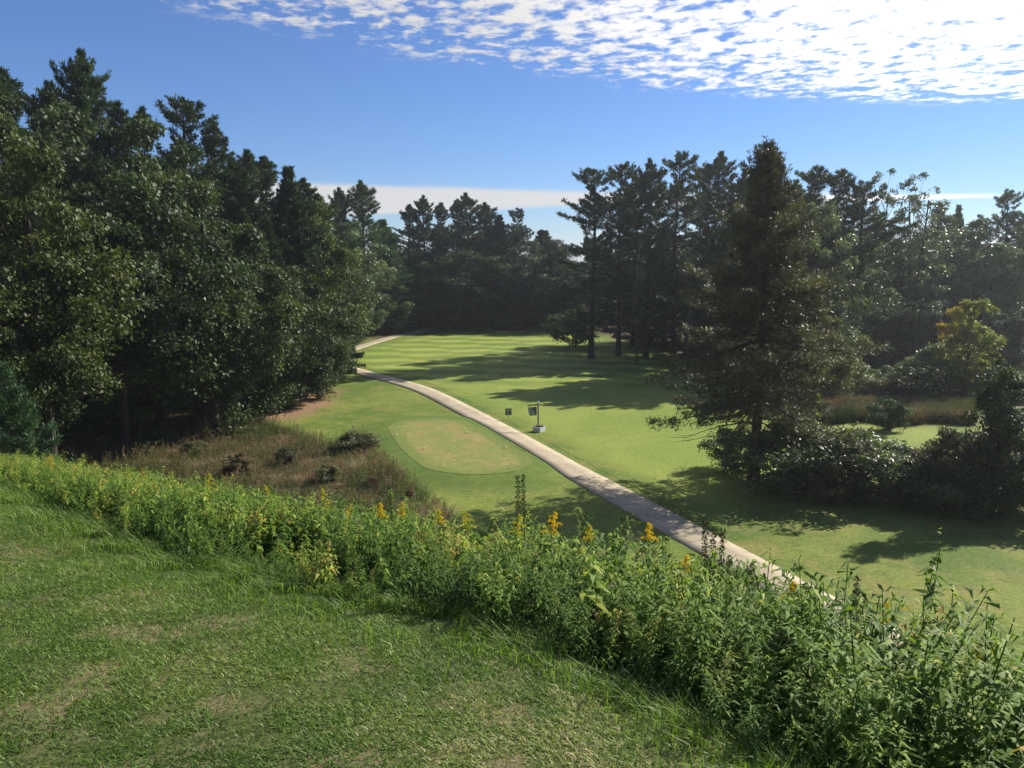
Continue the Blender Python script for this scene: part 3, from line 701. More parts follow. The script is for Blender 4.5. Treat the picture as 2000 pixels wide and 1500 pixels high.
gS = 'shrubs around the front spruce and along the right'
for k, px, D, yt, lb, w, c in [
 ('shrubA', 1442, 48.5, 835, 'dark round shrub left of the front spruce trunk', .85, (.6,.8,.7)),
 ('shrubB', 1590, 44, 815, 'tall leafy shrub right of the front spruce trunk', 1.05, (.9,.9,.75)),
 ('shrubC', 1640, 45.5, 868, 'olive shrub behind the tall one right of the front spruce', 1.0, (1,1,.9)),
 ('shrubB', 1545, 43, 905, 'low shrub with brown stems at the foot of the front spruce', .9, (.8,.8,.7)),
 ('shrubC', 1620, 42, 905, 'brownish low shrub between the spruce shrubs and the lawn', .9, (1.2,1,.9)),
 ('shrubB', 1735, 43, 862, 'leafy shrub in the middle of the right-hand hedge row', 1.0, (.8,.85,.75)),
 ('shrubC', 1815, 42.5, 868, 'reddish topped shrub right of the middle one in the hedge row', 1.1, (1.2,1,.9)),
 ('shrubA', 1690, 41.5, 930, 'dark low shrub at the front of the hedge row', .9, (.7,.8,.7)),
 ('shrubA', 1780, 41, 940, 'second dark low shrub at the front of the hedge row', 1.0, (.6,.7,.65)),
 ('shrubC', 1868, 41, 835, 'shrub against the left of the tall dark sapling at the right', .7, (.9,.9,.8)),
 ('shrubA', 1880, 40, 900, 'dark shrub at the foot of the tall sapling at the right', 1.1, (.6,.7,.65)),
 ('shrubC', 1990, 41, 790, 'dark shrub cut by the right edge of the photo', 1.3, (.8,.8,.75)),
 ('shrubA', 1735, 60, 776, 'isolated round dark bush on the lawn before the pond', .68, (.7,.95,.8)),
 ('shrubB', 1665, 80, 702, 'silvery shrub left of the clearing behind the pond', 1.1, (1.3,1.2,1.05)),
 ('shrubC', 1640, 75, 745, 'olive shrub on the left bank of the pond', 1.0, (1.2,1.2,.9)),
 ('shrubB', 1742, 82, 712, 'small whitish shrub in the clearing behind the pond', .8, (1.5,1.4,1.35)),
 ('shrubB', 1793, 84, 697, 'whitish shrub right of the clearing behind the pond', .9, (1.5,1.4,1.4)),
 ('shrubB', 1838, 80, 665, 'pale shrub leaning against the turning maple', 1.0, (1.3,1.2,1.2)),
 ('shrubA', 1880, 76, 700, 'dark shrub under the turning maple at the pond edge', 1.4, (.6,.7,.65)),
 ('shrubA', 120, 57, 800, 'dark shrub in the shade right of the young pine at the left', 1.3, (1.1,1.2,1)),
 ('shrubA', 205, 59, 772, 'dim green shrub in the shade at the edge of the left-hand wood', 1.2, (1.4,1.5,1.1)),
 ('shrubA', 520, 72, 700, 'dark shrub under the drooping oak boughs', 1.2, (.7,.8,.7)),
 ('shrubB', 700, 54, 838, 'grey brown bush at the corner of the dry scrub beside the tee', 1.1, (1.5,1.2,1.05)),
 ('shrubC', 560, 50, 868, 'dark green clump in the middle of the dry scrub', .9, (.8,.85,.7)),
 ('shrubC', 465, 47, 880, 'brownish clump left of the middle of the dry scrub', .9, (1.3,.9,.7)),
 ('shrubB', 640, 46, 905, 'grey seedy clump in the right part of the dry scrub', .8, (1.3,1.1,.8)),
 ('shrubC', 730, 45, 925, 'rusty brown clump near the right end of the dry scrub', .9, (1.8,.9,.7)),
 ('shrubB', 380, 52, 858, 'olive clump at the back of the dry scrub', .8, (1.1,1,.7)),
 ('shrubC', 800, 43, 950, 'reddish brown clump at the right tip of the dry scrub', .8, (1.9,.95,.7)),
 ('shrubA', 300, 54, 838, 'small green bush where the dry scrub meets the left-hand wood', .9, (1,1.1,.8)),
 ('shrubA', 1090, 140, 630, 'low dark bush at the far end of the fairway', 1.0, (.8,.9,.8)),
 ('shrubA', 985, 145, 615, 'dim bush in the shade at the foot of the far wood', 1.2, (.7,.8,.8)),
 ('shrubA', 1120, 118, 600, 'dark low bush under the leftmost tall right-hand pine', 1.3, (.7,.85,.75)),
 ]: plant(k, px, D, yt, lb, gS, 'shrub', w*1.28, tuple(1.3*q for q in c))
plant('oakB', 1585, 88, 420, 'leafy tree in shade between the front spruce and the pale sunlit tree', gB, 'tree', 1.1, (.85,.9,.85))
plant('youngpine', 22, 37, 690, 'young bluish green pine at the left edge below the oaks', None, 'tree', 1.25, (1.5, 1.8, 1.6))
plant('coneD', 1957, 40, 700, 'tall dark pointed sapling with a few bright leaves at its tip, near the right edge', None, 'tree', .9, (.95, .95, .8))

# ------------------------------------------------------------------ small plants (foreground weeds)
class PL:  # plant library: arrays (V,Q,T)
    pass
def weed_plant(seed, h, nleaf, L, Wd, tb, tv, droop=.5, up=.35, top_small=.45, stem_tint=.3, z0=.12):
    r = RS(seed); A = Acc()
    lean = r.normal(size=2)*.10*h
    tp = lambda f: np.array([lean[0]*f*f, lean[1]*f*f, h*f])
    A.tube([tp(f) for f in (0, .35, .7, 1)], [.006, .005, .004, .002], 3, stem_tint)
    f = np.sort(z0+(1-z0)*r.rand(nleaf)**.85); az = np.arange(nleaf)*2.4+r.rand(nleaf)*.6
    c = np.stack([lean[0]*f*f, lean[1]*f*f, h*f], 1)
    bo = r.rand(nleaf)**.7*.17*h*(1.15-f)*(r.rand(nleaf) < .7); ba = r.randint(0, 7, nleaf)*.9+seed
    c = c + np.stack([np.cos(ba)*bo, np.sin(ba)*bo, bo*.5], 1)
    el = up + .5*(f-.5) + r.normal(size=nleaf)*.3
    u = np.stack([np.cos(az)*np.cos(el), np.sin(az)*np.cos(el), np.sin(el)], 1)
    n = np.stack([-np.cos(az)*np.sin(el), -np.sin(az)*np.sin(el), np.cos(el)], 1)+r.normal(size=(nleaf, 3))*.25
    sz = (1-(1-top_small)*f**2)*r.uniform(.7, 1.2, nleaf)
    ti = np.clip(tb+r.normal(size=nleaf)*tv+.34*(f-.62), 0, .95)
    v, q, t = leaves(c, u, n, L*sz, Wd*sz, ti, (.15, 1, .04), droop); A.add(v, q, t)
    return np.concatenate(A.v), np.concatenate(A.q), np.concatenate(A.t)
def merge_plants(name, protos, pts, scales, rots, pick, tshift, mat, tilt=.22, seed=3):
    r = RS(seed); VV = []; QQ = []; TT = []; n0 = 0
    for k, (v, q, t) in enumerate(protos):
        idx = np.nonzero(pick == k)[0]
        if len(idx) == 0: continue
        c, s = np.cos(rots[idx])[:, None], np.sin(rots[idx])[:, None]
        X = v[None, :, 0]*c - v[None, :, 1]*s; Y = v[None, :, 0]*s + v[None, :, 1]*c; Z = np.repeat(v[None, :, 2], len(idx), 0)
        tx, ty = r.normal(size=(2, len(idx), 1))*tilt
        X = X + Z*tx; Y = Y + Z*ty
        P3 = np.stack([X, Y, Z], -1)*scales[idx][:, None, None] + pts[idx][:, None, :]
        m = len(v); VV.append(P3.reshape(-1, 3)); QQ.append((q[None]+(np.arange(len(idx))*m)[:, None, None]).reshape(-1, 4)+n0)
        TT.append(np.clip(t[None]+tshift[idx][:, None], 0, 1).ravel()); n0 += m*len(idx)
    me = mesh_np(name, np.concatenate(VV), np.concatenate(QQ), np.concatenate(TT))
    return link(name, me, mat)
def tops_px(px):
    return np.interp(px, [0, 200, 400, 650, 850, 1000, 1200, 1400, 1600, 1850, 2000, 2400], [888, 915, 950, 985, 1005, 1015, 1060, 1100, 1150, 1212, 1270, 1400])
protosW = [weed_plant(100+k, .9, 66, .135, .031, .40, .12, .7, .15, z0=.2) for k in range(5)] + \
          [weed_plant(120+k, .8, 46, .145, .062, .58, .12, .9, .0, z0=.2) for k in range(4)] + \
          [weed_plant(140+k, .75, 58, .14, .036, .30, .12, 1.0, .0, z0=.2) for k in range(3)] + \
          [weed_plant(160+k, .9, 84, .11, .022, .80, .05, .6, .3, z0=.25) for k in range(2)]
r = RS(41)
nW = 10500
X = r.uniform(-14, 7, nW*6); dd = r.uniform(.12, 5.2, nW*6); Yw = np.interp(X, EX, EY) + dd/.78
ok = (Yw > 1.0) & (np.abs(X) < (Yw*.66+2.2)) & (Yw < 22)
X, Yw, dd = X[ok][:nW], Yw[ok][:nW], dd[ok][:nW]
zt = terr(X, Yw)
# allowed height so plant tops follow the view line of the bank
pxx = 1000+X/(Yw*cp+2.5*sp)*F
def zline(px, py, Y):
    b = (750-py)/F; return CAMZ + Y*(-sp+b*cp)/(cp+b*sp)
zmax = zline(pxx, tops_px(np.clip(pxx, 0, 2400)), Yw)
hn = (.30+.56*sstep(.1, 1.5, dd))*(1+.35*sstep(0, 3.5, X))+.55*sstep(1.2, 4, dd)*sstep(-1, 2, X)+.2*sstep(1.5, 4, dd)+.25*(fbm(X*1.1, Yw*1.1, 31, 3)-.5)*2
lim = (zmax-zt)*r.uniform(.78, 1.0, len(X))
clump = sstep(.32, .58, fbm(X*1.7, Yw*1.7, 33, 2)); hn = hn*(.55+.60*clump)
hh = np.clip(np.minimum(hn*r.uniform(.8, 1.15, len(X)), lim), .15, 1.7)
keep = (lim > .12) & (r.rand(len(X)) < .45+.6*clump)
X, Yw, dd, zt, hh = X[keep], Yw[keep], dd[keep], zt[keep], hh[keep]; print('weeds', len(X))
zone = fbm(X*.5+3, Yw*.5, 71, 3)+r.normal(size=len(X))*.08
pick = np.where(zone < .42, r.randint(0, 5, len(X)), np.where(zone < .56, r.randint(5, 9, len(X)), np.where(zone < .66, r.randint(0, 5, len(X)), r.randint(9, 12, len(X)))))
pick = np.where(r.rand(len(X)) < .06, r.randint(12, 14, len(X)), pick)
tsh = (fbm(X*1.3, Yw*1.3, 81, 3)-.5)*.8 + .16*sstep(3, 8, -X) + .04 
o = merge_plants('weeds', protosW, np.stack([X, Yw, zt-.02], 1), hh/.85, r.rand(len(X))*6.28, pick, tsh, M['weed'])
tag(o, 'dense bank of leafy green weeds bordering the foreground lawn', 'weeds', kind='stuff')

# edge fringe: long grass at lawn/weed border + lawn blades
def blades(name, n, region, mat, hl, w, tintf, label, seed=1, curl=.6, stand=.9, hm=None):
    r = RS(seed); X, Y = region(r, n); Z = terr(X, Y); m = len(X)
    az = r.rand(m)*6.283; el = stand+r.normal(size=m)*.30
    u = np.stack([np.cos(az)*np.cos(el), np.sin(az)*np.cos(el), np.sin(el)], 1)
    nn = np.stack([-np.cos(az)*np.sin(el), -np.sin(az)*np.sin(el), np.cos(el)], 1)
    L = r.uniform(hl[0], hl[1], m)*(hm(X, Y) if hm else 1); Wd = r.uniform(w[0], w[1], m)
    v, q, t = leaves(np.stack([X, Y, Z-.005], 1), u, nn, L, Wd, np.clip(tintf(X, Y, r), 0, 1), (1, .85, .08), curl)
    o = link(name, mesh_np(name, v, q, t), mat)
    return o
def lawn_region(r, n):
    out = []
    Y = 1.4 + (r.rand(n*6)**.62)*13.5; X = r.uniform(-1, 1, n*6)*(Y*.68+1.0)
    ok = (edge_d(X, Y) < .25+.5*(fbm(X*1.3, Y*1.3, 51, 2)-.5))
    ok &= (r.rand(len(X)) < np.clip((fbm(X*4.3, Y*4.3, 55, 3)-.30)*3.2, .30, 1))
    return X[ok][:n], Y[ok][:n]
def lawn_tint(X, Y, r):
    b = .35 + (fbm(X*.8, Y*.8, 61, 4)-.5)*1.1
    px = 1000+X/(Y*cp+1.7*sp)*F
    dry = sstep(.47, .62, fbm(X*1.6+5, Y*1.6, 62, 3))*(.08+.92*sstep(-1.2, .2, X+.15*(Y-3)))
    d2 = sstep(.42, .60, fbm(X*2.1+9, Y*2.1, 66, 3))*(1-sstep(.5, 1.5, np.hypot((X-.55)/1.0, (Y-2.9)/1.2)))
    b = b + (dry*.5+d2*.6)*r.rand(len(X))
    b = b + r.normal(size=len(X))*.15
    return b + (r.rand(len(X)) < .05)*.35
o = blades('grass', 560000, lawn_region, M['blade'], (.018, .046), (.003, .007), lawn_tint, None, 2, .35, .66)
tag(o, 'mown grass of the foreground lawn with dry patches', 'grass', kind='stuff')
def fringe_region(r, n):
    X = r.uniform(-13, 4.5, n*3); d = r.normal(size=n*3)*.28+.12; Y = np.interp(X, EX, EY)+d/.78
    ok = (Y > 1.2) & (np.abs(X) < Y*.68+1.2); 
    ok &= vnoise(X*2.2, Y*2.2, 91) > .35
    return X[ok][:n], Y[ok][:n]
o = blades('long_grass', 24000, fringe_region, M['blade'], (.05, .17), (.004, .008), lambda X, Y, r: .42+r.normal(size=len(X))*.16, None, 3, .7, 1.15)
tag(o, 'longer grass blades along the foot of the weed bank', 'grass', kind='stuff')
# dry brown scrub below the bank
def in_scrub(X, Y, pad=0): return poly_sd(SCRUB, X, Y) < pad
def scrub_region(r, n):
    X = r.uniform(-60, 0, n*4); Y = r.uniform(30, 64, n*4)
    ok = in_scrub(X, Y, .4+(0)) & (np.abs(X) < Y*.72+2)
    ok &= (vnoise(X*.9, Y*.9, 17) > .12)
    return X[ok][:n], Y[ok][:n]
def scrub_tint(X, Y, r): return .50 + (fbm(X*.30, Y*.30, 44, 3)-.5)*1.6 + (vnoise(X*1.2, Y*1.2, 46)-.5)*.35 + r.normal(size=len(X))*.14
o = blades('dry_scrub', 90000, scrub_region, M['dry'], (.10, .50), (.012, .03), scrub_tint, None, 5, .5, 1.15, hm=lambda X, Y: .35+1.5*fbm(X*.55, Y*.55, 48, 2))
tag(o, 'brown dry grass and scrub between the weed bank and the left-hand wood', 'scrub', kind='stuff')
protosS = [weed_plant(200+k, 1.0, 46, .16, .045, .45, .2, .6, .5) for k in range(4)]
X, Y = scrub_region(RS(6), 4200)
cl = fbm(X*.28, Y*.28, 45, 3); kp = cl > .40; X, Y, cl = X[kp], Y[kp], cl[kp]; rr_ = RS(7)
o = merge_plants('scrub_weeds', protosS, np.stack([X, Y, terr(X, Y)], 1), rr_.uniform(.45, .9, len(X))*(.5+1.1*cl), rr_.rand(len(X))*6.28, rr_.randint(0, 4, len(X)), rr_.normal(size=len(X))*.2, M['dry'])
tag(o, 'grey green and brown leafy stalks growing through the dry scrub', 'weeds', kind='stuff')
X, Y = scrub_region(RS(16), 5200); cl = fbm(X*.22+4, Y*.22, 75, 3); kp = cl > .52; X, Y, cl = X[kp], Y[kp], cl[kp]; rr_ = RS(17)
o = merge_plants('green_weeds', protosS, np.stack([X, Y, terr(X, Y)], 1), rr_.uniform(.3, .75, len(X)), rr_.rand(len(X))*6.28, rr_.randint(0, 4, len(X)), rr_.normal(size=len(X))*.1-.08, M['weed'])
tag(o, 'patches of green weeds among the brown scrub', 'weeds', kind='stuff')
# reeds round the pond
def reed_region(r, n):
    X = r.uniform(pc[0]-20, pc[0]+22, n*5); Y = r.uniform(60, 84, n*5); e = pond_e(X, Y)
    px = 1000+X/(Y*cp+13.4*sp)*F; wob = (vnoise(X*.35, Y*.2, 3)-.5)*3
    near = (Y > 62.5+wob+(px > 1750)*-.8) & (Y < 71.5) & (px > 1597) & (px < 1905)
    farb = (Y > 78.5) & (Y < 81.5+wob) & (px > 1610) & (px < 1860)
    ok = (near | farb) & (e > .95) & (vnoise(X*1.1, Y*1.1, 8) > .18)
    return X[ok][:n], Y[ok][:n]
o = blades('reeds', 60000, reed_region, M['dry'], (.5, 1.4), (.03, .07), lambda X, Y, r: .50+(fbm(X*.3, Y*.3, 4, 2)-.5)*1.1+r.normal(size=len(X))*.14, None, 8, .5, 1.2)
tag(o, 'brown and green reeds along the banks of the pond', 'reeds', kind='stuff')

# ------------------------------------------------------------------ individual flower stalks
def place_px(px, py_top, D):
    z = topz(py_top, D); x = xat(px, D, z); return x, D, z, float(terr(x, D))
def goldenrod(px, py, D, label, big=1.0, tint=.6):
    py -= 12; big *= 1.02
    x, y, z, g0 = place_px(px, py, D); r = RS(int(px)); h = z-g0
    root = empty('goldenrod', (x, y, g0)); tag(root, label, 'flower', 'goldenrod in bloom on the weed bank')
    A = Acc(); A.tube([(0, 0, 0), (.01, 0, h*.5), (0, .01, h*.98)], [.006, .005, .002], 4, .35); link('stem', A.mesh('stem'), M['weed'], root)
    v, q, t = weed_plant(int(px)+7, h*.86, 46, .10, .017, .5, .1); link('leaves', mesh_np('leaves', v, q, t), M['weed'], root)
    ph = .19*big; nb_ = 12; B = []
    for k in range(nb_):
        f = (k+r.rand()*.6)/nb_; a_ = k*2.4+r.rand(); l_ = ph*.48*(1-f)**.75*r.uniform(.6, 1.15)+.008
        ns = int(70*l_/(ph*.4))+25; q_ = r.rand(ns)
        B.append(np.stack([np.cos(a_)*l_*q_, np.sin(a_)*l_*q_, h-ph+ph*f+l_*(.75*q_-.75*q_**2.2)+.006], 1)+r.normal(size=(ns, 3))*.0045)
    c = np.concatenate(B); c[:, 0] += .15*(c[:, 2]-h+ph)*r.normal(); n = len(c)
    v, q, t = leaves(c, r.normal(size=(n, 3)), r.normal(size=(n, 3)), r.uniform(.008, .016, n), r.uniform(.006, .010, n), np.clip(tint+r.normal(size=n)*.25, 0, 1), seg3=False)
    link('flower_head', mesh_np('flower_head', v, q, t), M['gold'], root)
for a in [(95,905,11.5,'pale yellow-green goldenrod plume at the far left end of the bank',1.3,.1),(245,925,10.2,'yellow-green goldenrod plume on the left part of the bank',1.2,.12),(405,940,9.4,'faint yellow goldenrod plume on the bank below the small green bush',1.1,.2),(530,962,8.8,'yellow-green goldenrod plume before the dry scrub',1.1,.15),
          (860,1008,7.4,'small golden goldenrod between the slim twins and the middle plume',.8,.6),(1150,1040,6.5,'small dull yellow goldenrod before the spruce shadow',.8,.35),(1460,1125,5.8,'yellow-green goldenrod at the left edge of the lower path',.95,.2),(634,968,8.2,'goldenrod with pale yellow-green plume, leftmost of the blooming ones',1.3,.15),(668,998,7.9,'golden yellow goldenrod with a leaning double plume',1.2,.75),(744,996,7.6,'slim golden goldenrod left of its twin behind the weeds',.8,.6),(785,994,7.5,'slim golden goldenrod right of its twin behind the weeds',.95,.65),
          (912,1010,7.2,'yellow-green goldenrod plume in the middle of the bank',1.0,.2),(1008,1018,6.9,'dull yellow goldenrod plume left of the brightest one',1.1,.3),(1076,1012,6.6,'brightest golden goldenrod, standing before the path shadow',1.15,.9),(1268,1036,6.2,'golden goldenrod among leafy stalks left of the path',.8,.8),
          (1338,1098,5.9,'small golden goldenrod below the path edge',.75,.75),(1546,1150,5.5,'slim orange goldenrod where the path meets the weeds',.8,.9),(1585,1160,5.4,'pale yellow-green goldenrod plume at the lower end of the path',.95,.15),(1720,1190,5.2,'yellow goldenrod on the right part of the bank',.8,.5),(1912,1258,4.8,'golden goldenrod near the right edge of the photo',.9,.6)]:
    goldenrod(*a)
def seed_stalk(px, py, D, label, kind=0):
    x, y, z, g0 = place_px(px, py, D); r = RS(int(px)+50); h = z-g0
    root = empty('seed_stalk', (x, y, g0)); tag(root, label, 'plant', 'tall seed stalks standing above the weed bank')
    A = Acc(); l = r.normal()*.03
    A.tube([(0, 0, 0), (l, 0, h*.5), (l*2.2, .01, h)], [.006, .005, .002], 4, .5); link('stem', A.mesh('stem'), M['seed'], root)
    n = 9; C = []; U = []; span = min(.42, h*.5)
    for k in range(n):
        f = k/(n-1); zc = h-span+span*f*.93
        m = 55; d = rdir(r, m); c = np.array([l*2.0, .01, zc])[None]+d*np.array([[.014, .014, .012]])*(1.15-.4*f); C.append(c); U.append(d+np.array([[0, 0, .4]]))
    C = np.concatenate(C); U = np.concatenate(U); m = len(C)
    v, q, t = leaves(C, U, r.normal(size=(m, 3)), r.uniform(.012, .024, m), r.uniform(.006, .010, m), np.clip(.35+r.normal(size=m)*.2+kind*.4, 0, 1), seg3=False)
    link('seed_head', mesh_np('seed_head', v, q, t), M['seed'], root)
    m = 22; f = r.uniform(.3, 1.0, m); az = r.rand(m)*6.28; el = r.normal(size=m)*.3-.1
    c = np.stack([l*2*f, f*.01, h*f], 1); u = np.stack([np.cos(az)*np.cos(el), np.sin(az)*np.cos(el), np.sin(el)], 1)
    v, q, t = leaves(c, u, np.tile([[0, 0, 1.]], (m, 1))+r.normal(size=(m, 3))*.2, r.uniform(.05, .10, m), r.uniform(.010, .018, m), np.full(m, .55), (.15, 1, .04), .6)
    link('leaves', mesh_np('leaves', v, q, t), M['weed'], root)
for a in [(1372,1040,5.9,'dark seed stalk, left one of three in front of the path',0),(1395,1012,5.9,'dark seed stalk, tallest and middle one of three in front of the path',0),(1417,1030,5.9,'dark seed stalk, right one of three in front of the path',0),
          (1018,928,7.4,'tall green brown seed stalk rising left before the tee, beside its twin',1),(1031,926,7.3,'tall green brown seed stalk rising right before the tee, beside its twin',1),(1143,998,6.7,'leafy seed stalk in front of the spruce shadow',1),
          (1212,1006,6.5,'leafy seed stalk left of the shaded path',1),(1438,1084,5.7,'short brown seed stalk before the lower path, left one of two',0),(1452,1100,5.6,'short brown seed stalk before the lower path, right one of two',0),(778,954,7.9,'slender pale green stalk above the brown scrub',1),
          (1665,1125,5.3,'dark leafy stalk on the skyline of the right bank',0),(1692,1148,5.2,'short green stalk beside the dark leafy one on the right bank',1),(128,880,12.0,'pale green leafy stalk tall above the left end of the bank',1),(1706,1190,5.0,'dark club-shaped seed stalk amid the right bank',0)]:
    seed_stalk(*a)
# leafy sapling on the right bank
x, y, z, g0 = place_px(1835, 1030, 6.2); h = z-g0; r = RS(99)
root = empty('sapling', (x, y, g0)); tag(root, 'tall slender sapling with dark hanging leaves on the right bank', 'sapling')
A = Acc(); pts = [(0, 0, 0), (.02, 0, h*.35), (-.01, .02, h*.7), (.03, 0, h)]; A.tube(pts, [.012, .009, .006, .003], 5)
B = []; 
for k in range(34):
    f = r.uniform(.15, .96); az = r.rand()*6.28; L = r.uniform(.12, .34)*(1.15-f)
    p0 = np.array([.02*math.sin(f*5), 0, h*f]); e = p0+np.array([math.cos(az)*L, math.sin(az)*L, L*.6]); A.tube([p0, (p0+e)/2+np.array([0, 0, -.01]), e], [.004, .003, .001], 3)
    for s in np.linspace(.25, 1, 9): B.append(p0+(e-p0)*s)
for f in np.linspace(.3, 1, 40): B.append(np.array([.02, 0, h*f]))
B = np.array(B); m = len(B); link('stem', A.mesh('stem'), M['bark'], root)
v, q, t = leaves(B, r.normal(size=(m, 3))*.6+np.array([[0, 0, -.6]]), r.normal(size=(m, 3)), r.uniform(.035, .065, m), r.uniform(.025, .042, m), np.clip(.2+r.rand(m)*.45+.25*(B[:, 2] > h*.93), 0, 1), (.2, 1, .05), .3)
link('leaves', mesh_np('leaves', v, q, t), M['weed'], root)

# ------------------------------------------------------------------ signs, planter, tee markers
wood_m = simplemat('weathered_post', (.30, .29, .24), (.44, .42, .34), 10, .7, .3, .1)
dark_wood = simplemat('dark_arm', (.05, .055, .03), (.09, .09, .05), 10, .7)
white_m = simplemat('white_cap', (.75, .75, .73), (.85, .85, .83), 6, .5)
planter_m = simplemat('grey_white_planter', (.50, .52, .56), (.66, .68, .72), 6, .7, .3)
soil_m = simplemat('soil', (.04, .03, .02), (.09, .06, .04), 30, .95, .1, .5)
board_m = simplemat('slate_board', (.035, .05, .06), (.055, .075, .085), 3, .4, .5)
mark_m = simplemat('pale_print', (.22, .27, .28), (.34, .38, .40), 12, .6)
black_m = simplemat('black_board', (.014, .02, .025), (.03, .035, .045), 5, .4, .5)
text_m = simplemat('white_print', (.45, .47, .5), (.6, .62, .65), 20, .6)
metal_m = simplemat('dark_metal_stake', (.04, .045, .04), (.08, .08, .07), 10, .5, .5)
def bev(o, w=.01):
    md = o.modifiers.new('bevel', 'BEVEL'); md.width = w; md.segments = 2; md.limit_method = 'ANGLE'; return o
bx_, by_ = P(1051, 842); gz = float(terr(bx_, by_)); rz = .35
sg = empty('tee_sign', (bx_, by_, gz), rz); tag(sg, 'hanging hole sign on a pale post with a top arm, standing in a planter', 'sign')
A = Acc(); A.box((0, 0, 1.15), (.055, .055, 1.12)); bev(link('post', A.mesh('post'), wood_m, sg))
A = Acc(); A.box((-.38, 0, 2.12), (.52, .035, .045)); bev(link('arm', A.mesh('arm'), dark_wood, sg))
A = Acc()
A.tube([(0, 0, 2.265), (0, 0, 2.30), (0, 0, 2.34), (0, 0, 2.385), (0, 0, 2.40)], [.03, .062, .07, .045, .004], 12); link('finial', A.mesh('finial', True), white_m, sg)
import bmesh
def board(name, pts, th, mat, parent, loc=(0, 0, 0)):
    bm = bmesh.new(); f = bm.faces.new([bm.verts.new((p[0], -th/2, p[1])) for p in pts]); e = bmesh.ops.extrude_face_region(bm, geom=[f])
    bmesh.ops.translate(bm, verts=[v for v in e['geom'] if isinstance(v, bmesh.types.BMVert)], vec=(0, th, 0)); bmesh.ops.recalc_face_normals(bm, faces=bm.faces)
    me = bpy.data.meshes.new(name); bm.to_mesh(me); bm.free(); o = link(name, me, mat, parent); o.location = loc; return o
# panel: curved left side, flat right, hung from arm
pts = [(-.13, 1.95), (-.13, 1.30)] + [(-.68+.05*math.cos(a)-.0, 1.38+.08*math.sin(a)) for a in (-1.6, -2.0, -2.5)] + [(-.77, 1.50), (-.82, 1.70), (-.83, 1.95)]
pan = board('sign_panel', pts, .035, board_m, sg)
pts2 = [(-.45, 1.93), (-.30, 1.90), (-.20, 1.80), (-.17, 1.62), (-.17, 1.35), (-.22, 1.35), (-.26, 1.60), (-.34, 1.74), (-.47, 1.80)]
pr = board('map_print', [(-.80, 1.90), (-.50, 1.90), (-.50, 1.78), (-.36, 1.70), (-.30, 1.55), (-.30, 1.36), (-.64, 1.36), (-.74, 1.50)], .004, mark_m, sg, (0, -.021, 0)); pr.parent = pan
pr2 = board('map_print', [(-.60, 1.80), (-.53, 1.80), (-.50, 1.62), (-.52, 1.42), (-.58, 1.42), (-.57, 1.60)], .004, board_m, sg, (0, -.0252, 0)); pr2.parent = pan
for xx in (-.72, -.24):
    A = Acc(); A.tube([(xx, 0, 1.94), (xx, 0, 2.08)], [.012, .012], 6); link('hanger', A.mesh('hanger'), metal_m, sg)
# planter: square box turned corner on, low tapered
pl = empty('planter', (bx_+.08, by_, gz), rz+.55); tag(pl, 'low square grey-white planter box around the foot of the hole sign', 'planter')
bm = bmesh.new()
def ringv(s, z): return [bm.verts.new((a*s, b_*s, z)) for a, b_ in ((-1, -1), (1, -1), (1, 1), (-1, 1))]
rs_ = [ringv(.34, -.05), ringv(.36, .40), ringv(.30, .40), ringv(.30, .32)]
for a, b_ in zip(rs_[:-1], rs_[1:]):
    for k in range(4): bm.faces.new((a[k], a[(k+1) % 4], b_[(k+1) % 4], b_[k]))
me = bpy.data.meshes.new('box'); bm.to_mesh(me); bm.free(); bev(link('box', me, planter_m, pl), .012)
A = Acc(); A.box((0, 0, .24), (.298, .298, .09)); link('soil', A.mesh('soil'), soil_m, pl)
r = RS(5); n = 700; c = np.stack([r.normal(size=n)*.11+np.where(r.rand(n) < .5, -.17, .16), r.normal(size=n)*.13, .33+np.abs(r.normal(size=n))*.07], 1)
v, q, t = leaves(c, r.normal(size=(n, 3))+np.array([[0, 0, .8]]), r.normal(size=(n, 3)), r.uniform(.03, .07, n), r.uniform(.02, .035, n), np.clip(r.rand(n), 0, 1), seg3=False)
o = link('planter_plant', mesh_np('planter_plant', v, q, t), M['seed']); o.location = pl.location; tag(o, 'small dark plants growing in the planter box under the hole sign', 'plant')

bx_, by_ = P(993, 820); gz = float(terr(bx_, by_))
ss = empty('yard_sign', (bx_, by_, gz), .1); tag(ss, 'small black two-part notice board on a thin stake beside the path', 'sign')
A = Acc(); A.box((0, 0, .38), (.012, .012, .42)); link('stake', A.mesh('stake'), metal_m, ss)
ub = board('upper_board', [(-.26, .98), (-.26, .86), (-.22, .78), (.22, .78), (.26, .86), (.26, .98)], .02, black_m, ss, (0, -.02, 0)); ub['label'] = 'dark slate upper board with pale lettering'
lb_ = board('lower_board', [(-.26, .765), (-.26, .42), (.26, .42), (.26, .765)], .02, black_m, ss, (0, -.02, 0))
for z0, wd in ((.93, .17), (.87, .19), (.82, .14)):
    o = board('print_line', [(-wd, z0), (-wd, z0-.022), (wd, z0-.022), (wd, z0)], .003, text_m, ss, (0, -.0118, 0)); o.parent = ub
for z0, wd in ((.70, .16), (.63, .19), (.56, .12), (.49, .17)):
    o = board('print_line', [(-wd, z0), (-wd, z0-.022), (wd, z0-.022), (wd, z0)], .003, text_m, ss, (0, -.0118, 0)); o.parent = lb_
cream = simplemat('cream_marker', (.75, .66, .40), (.85, .78, .52), 8, .5)
tm0 = None
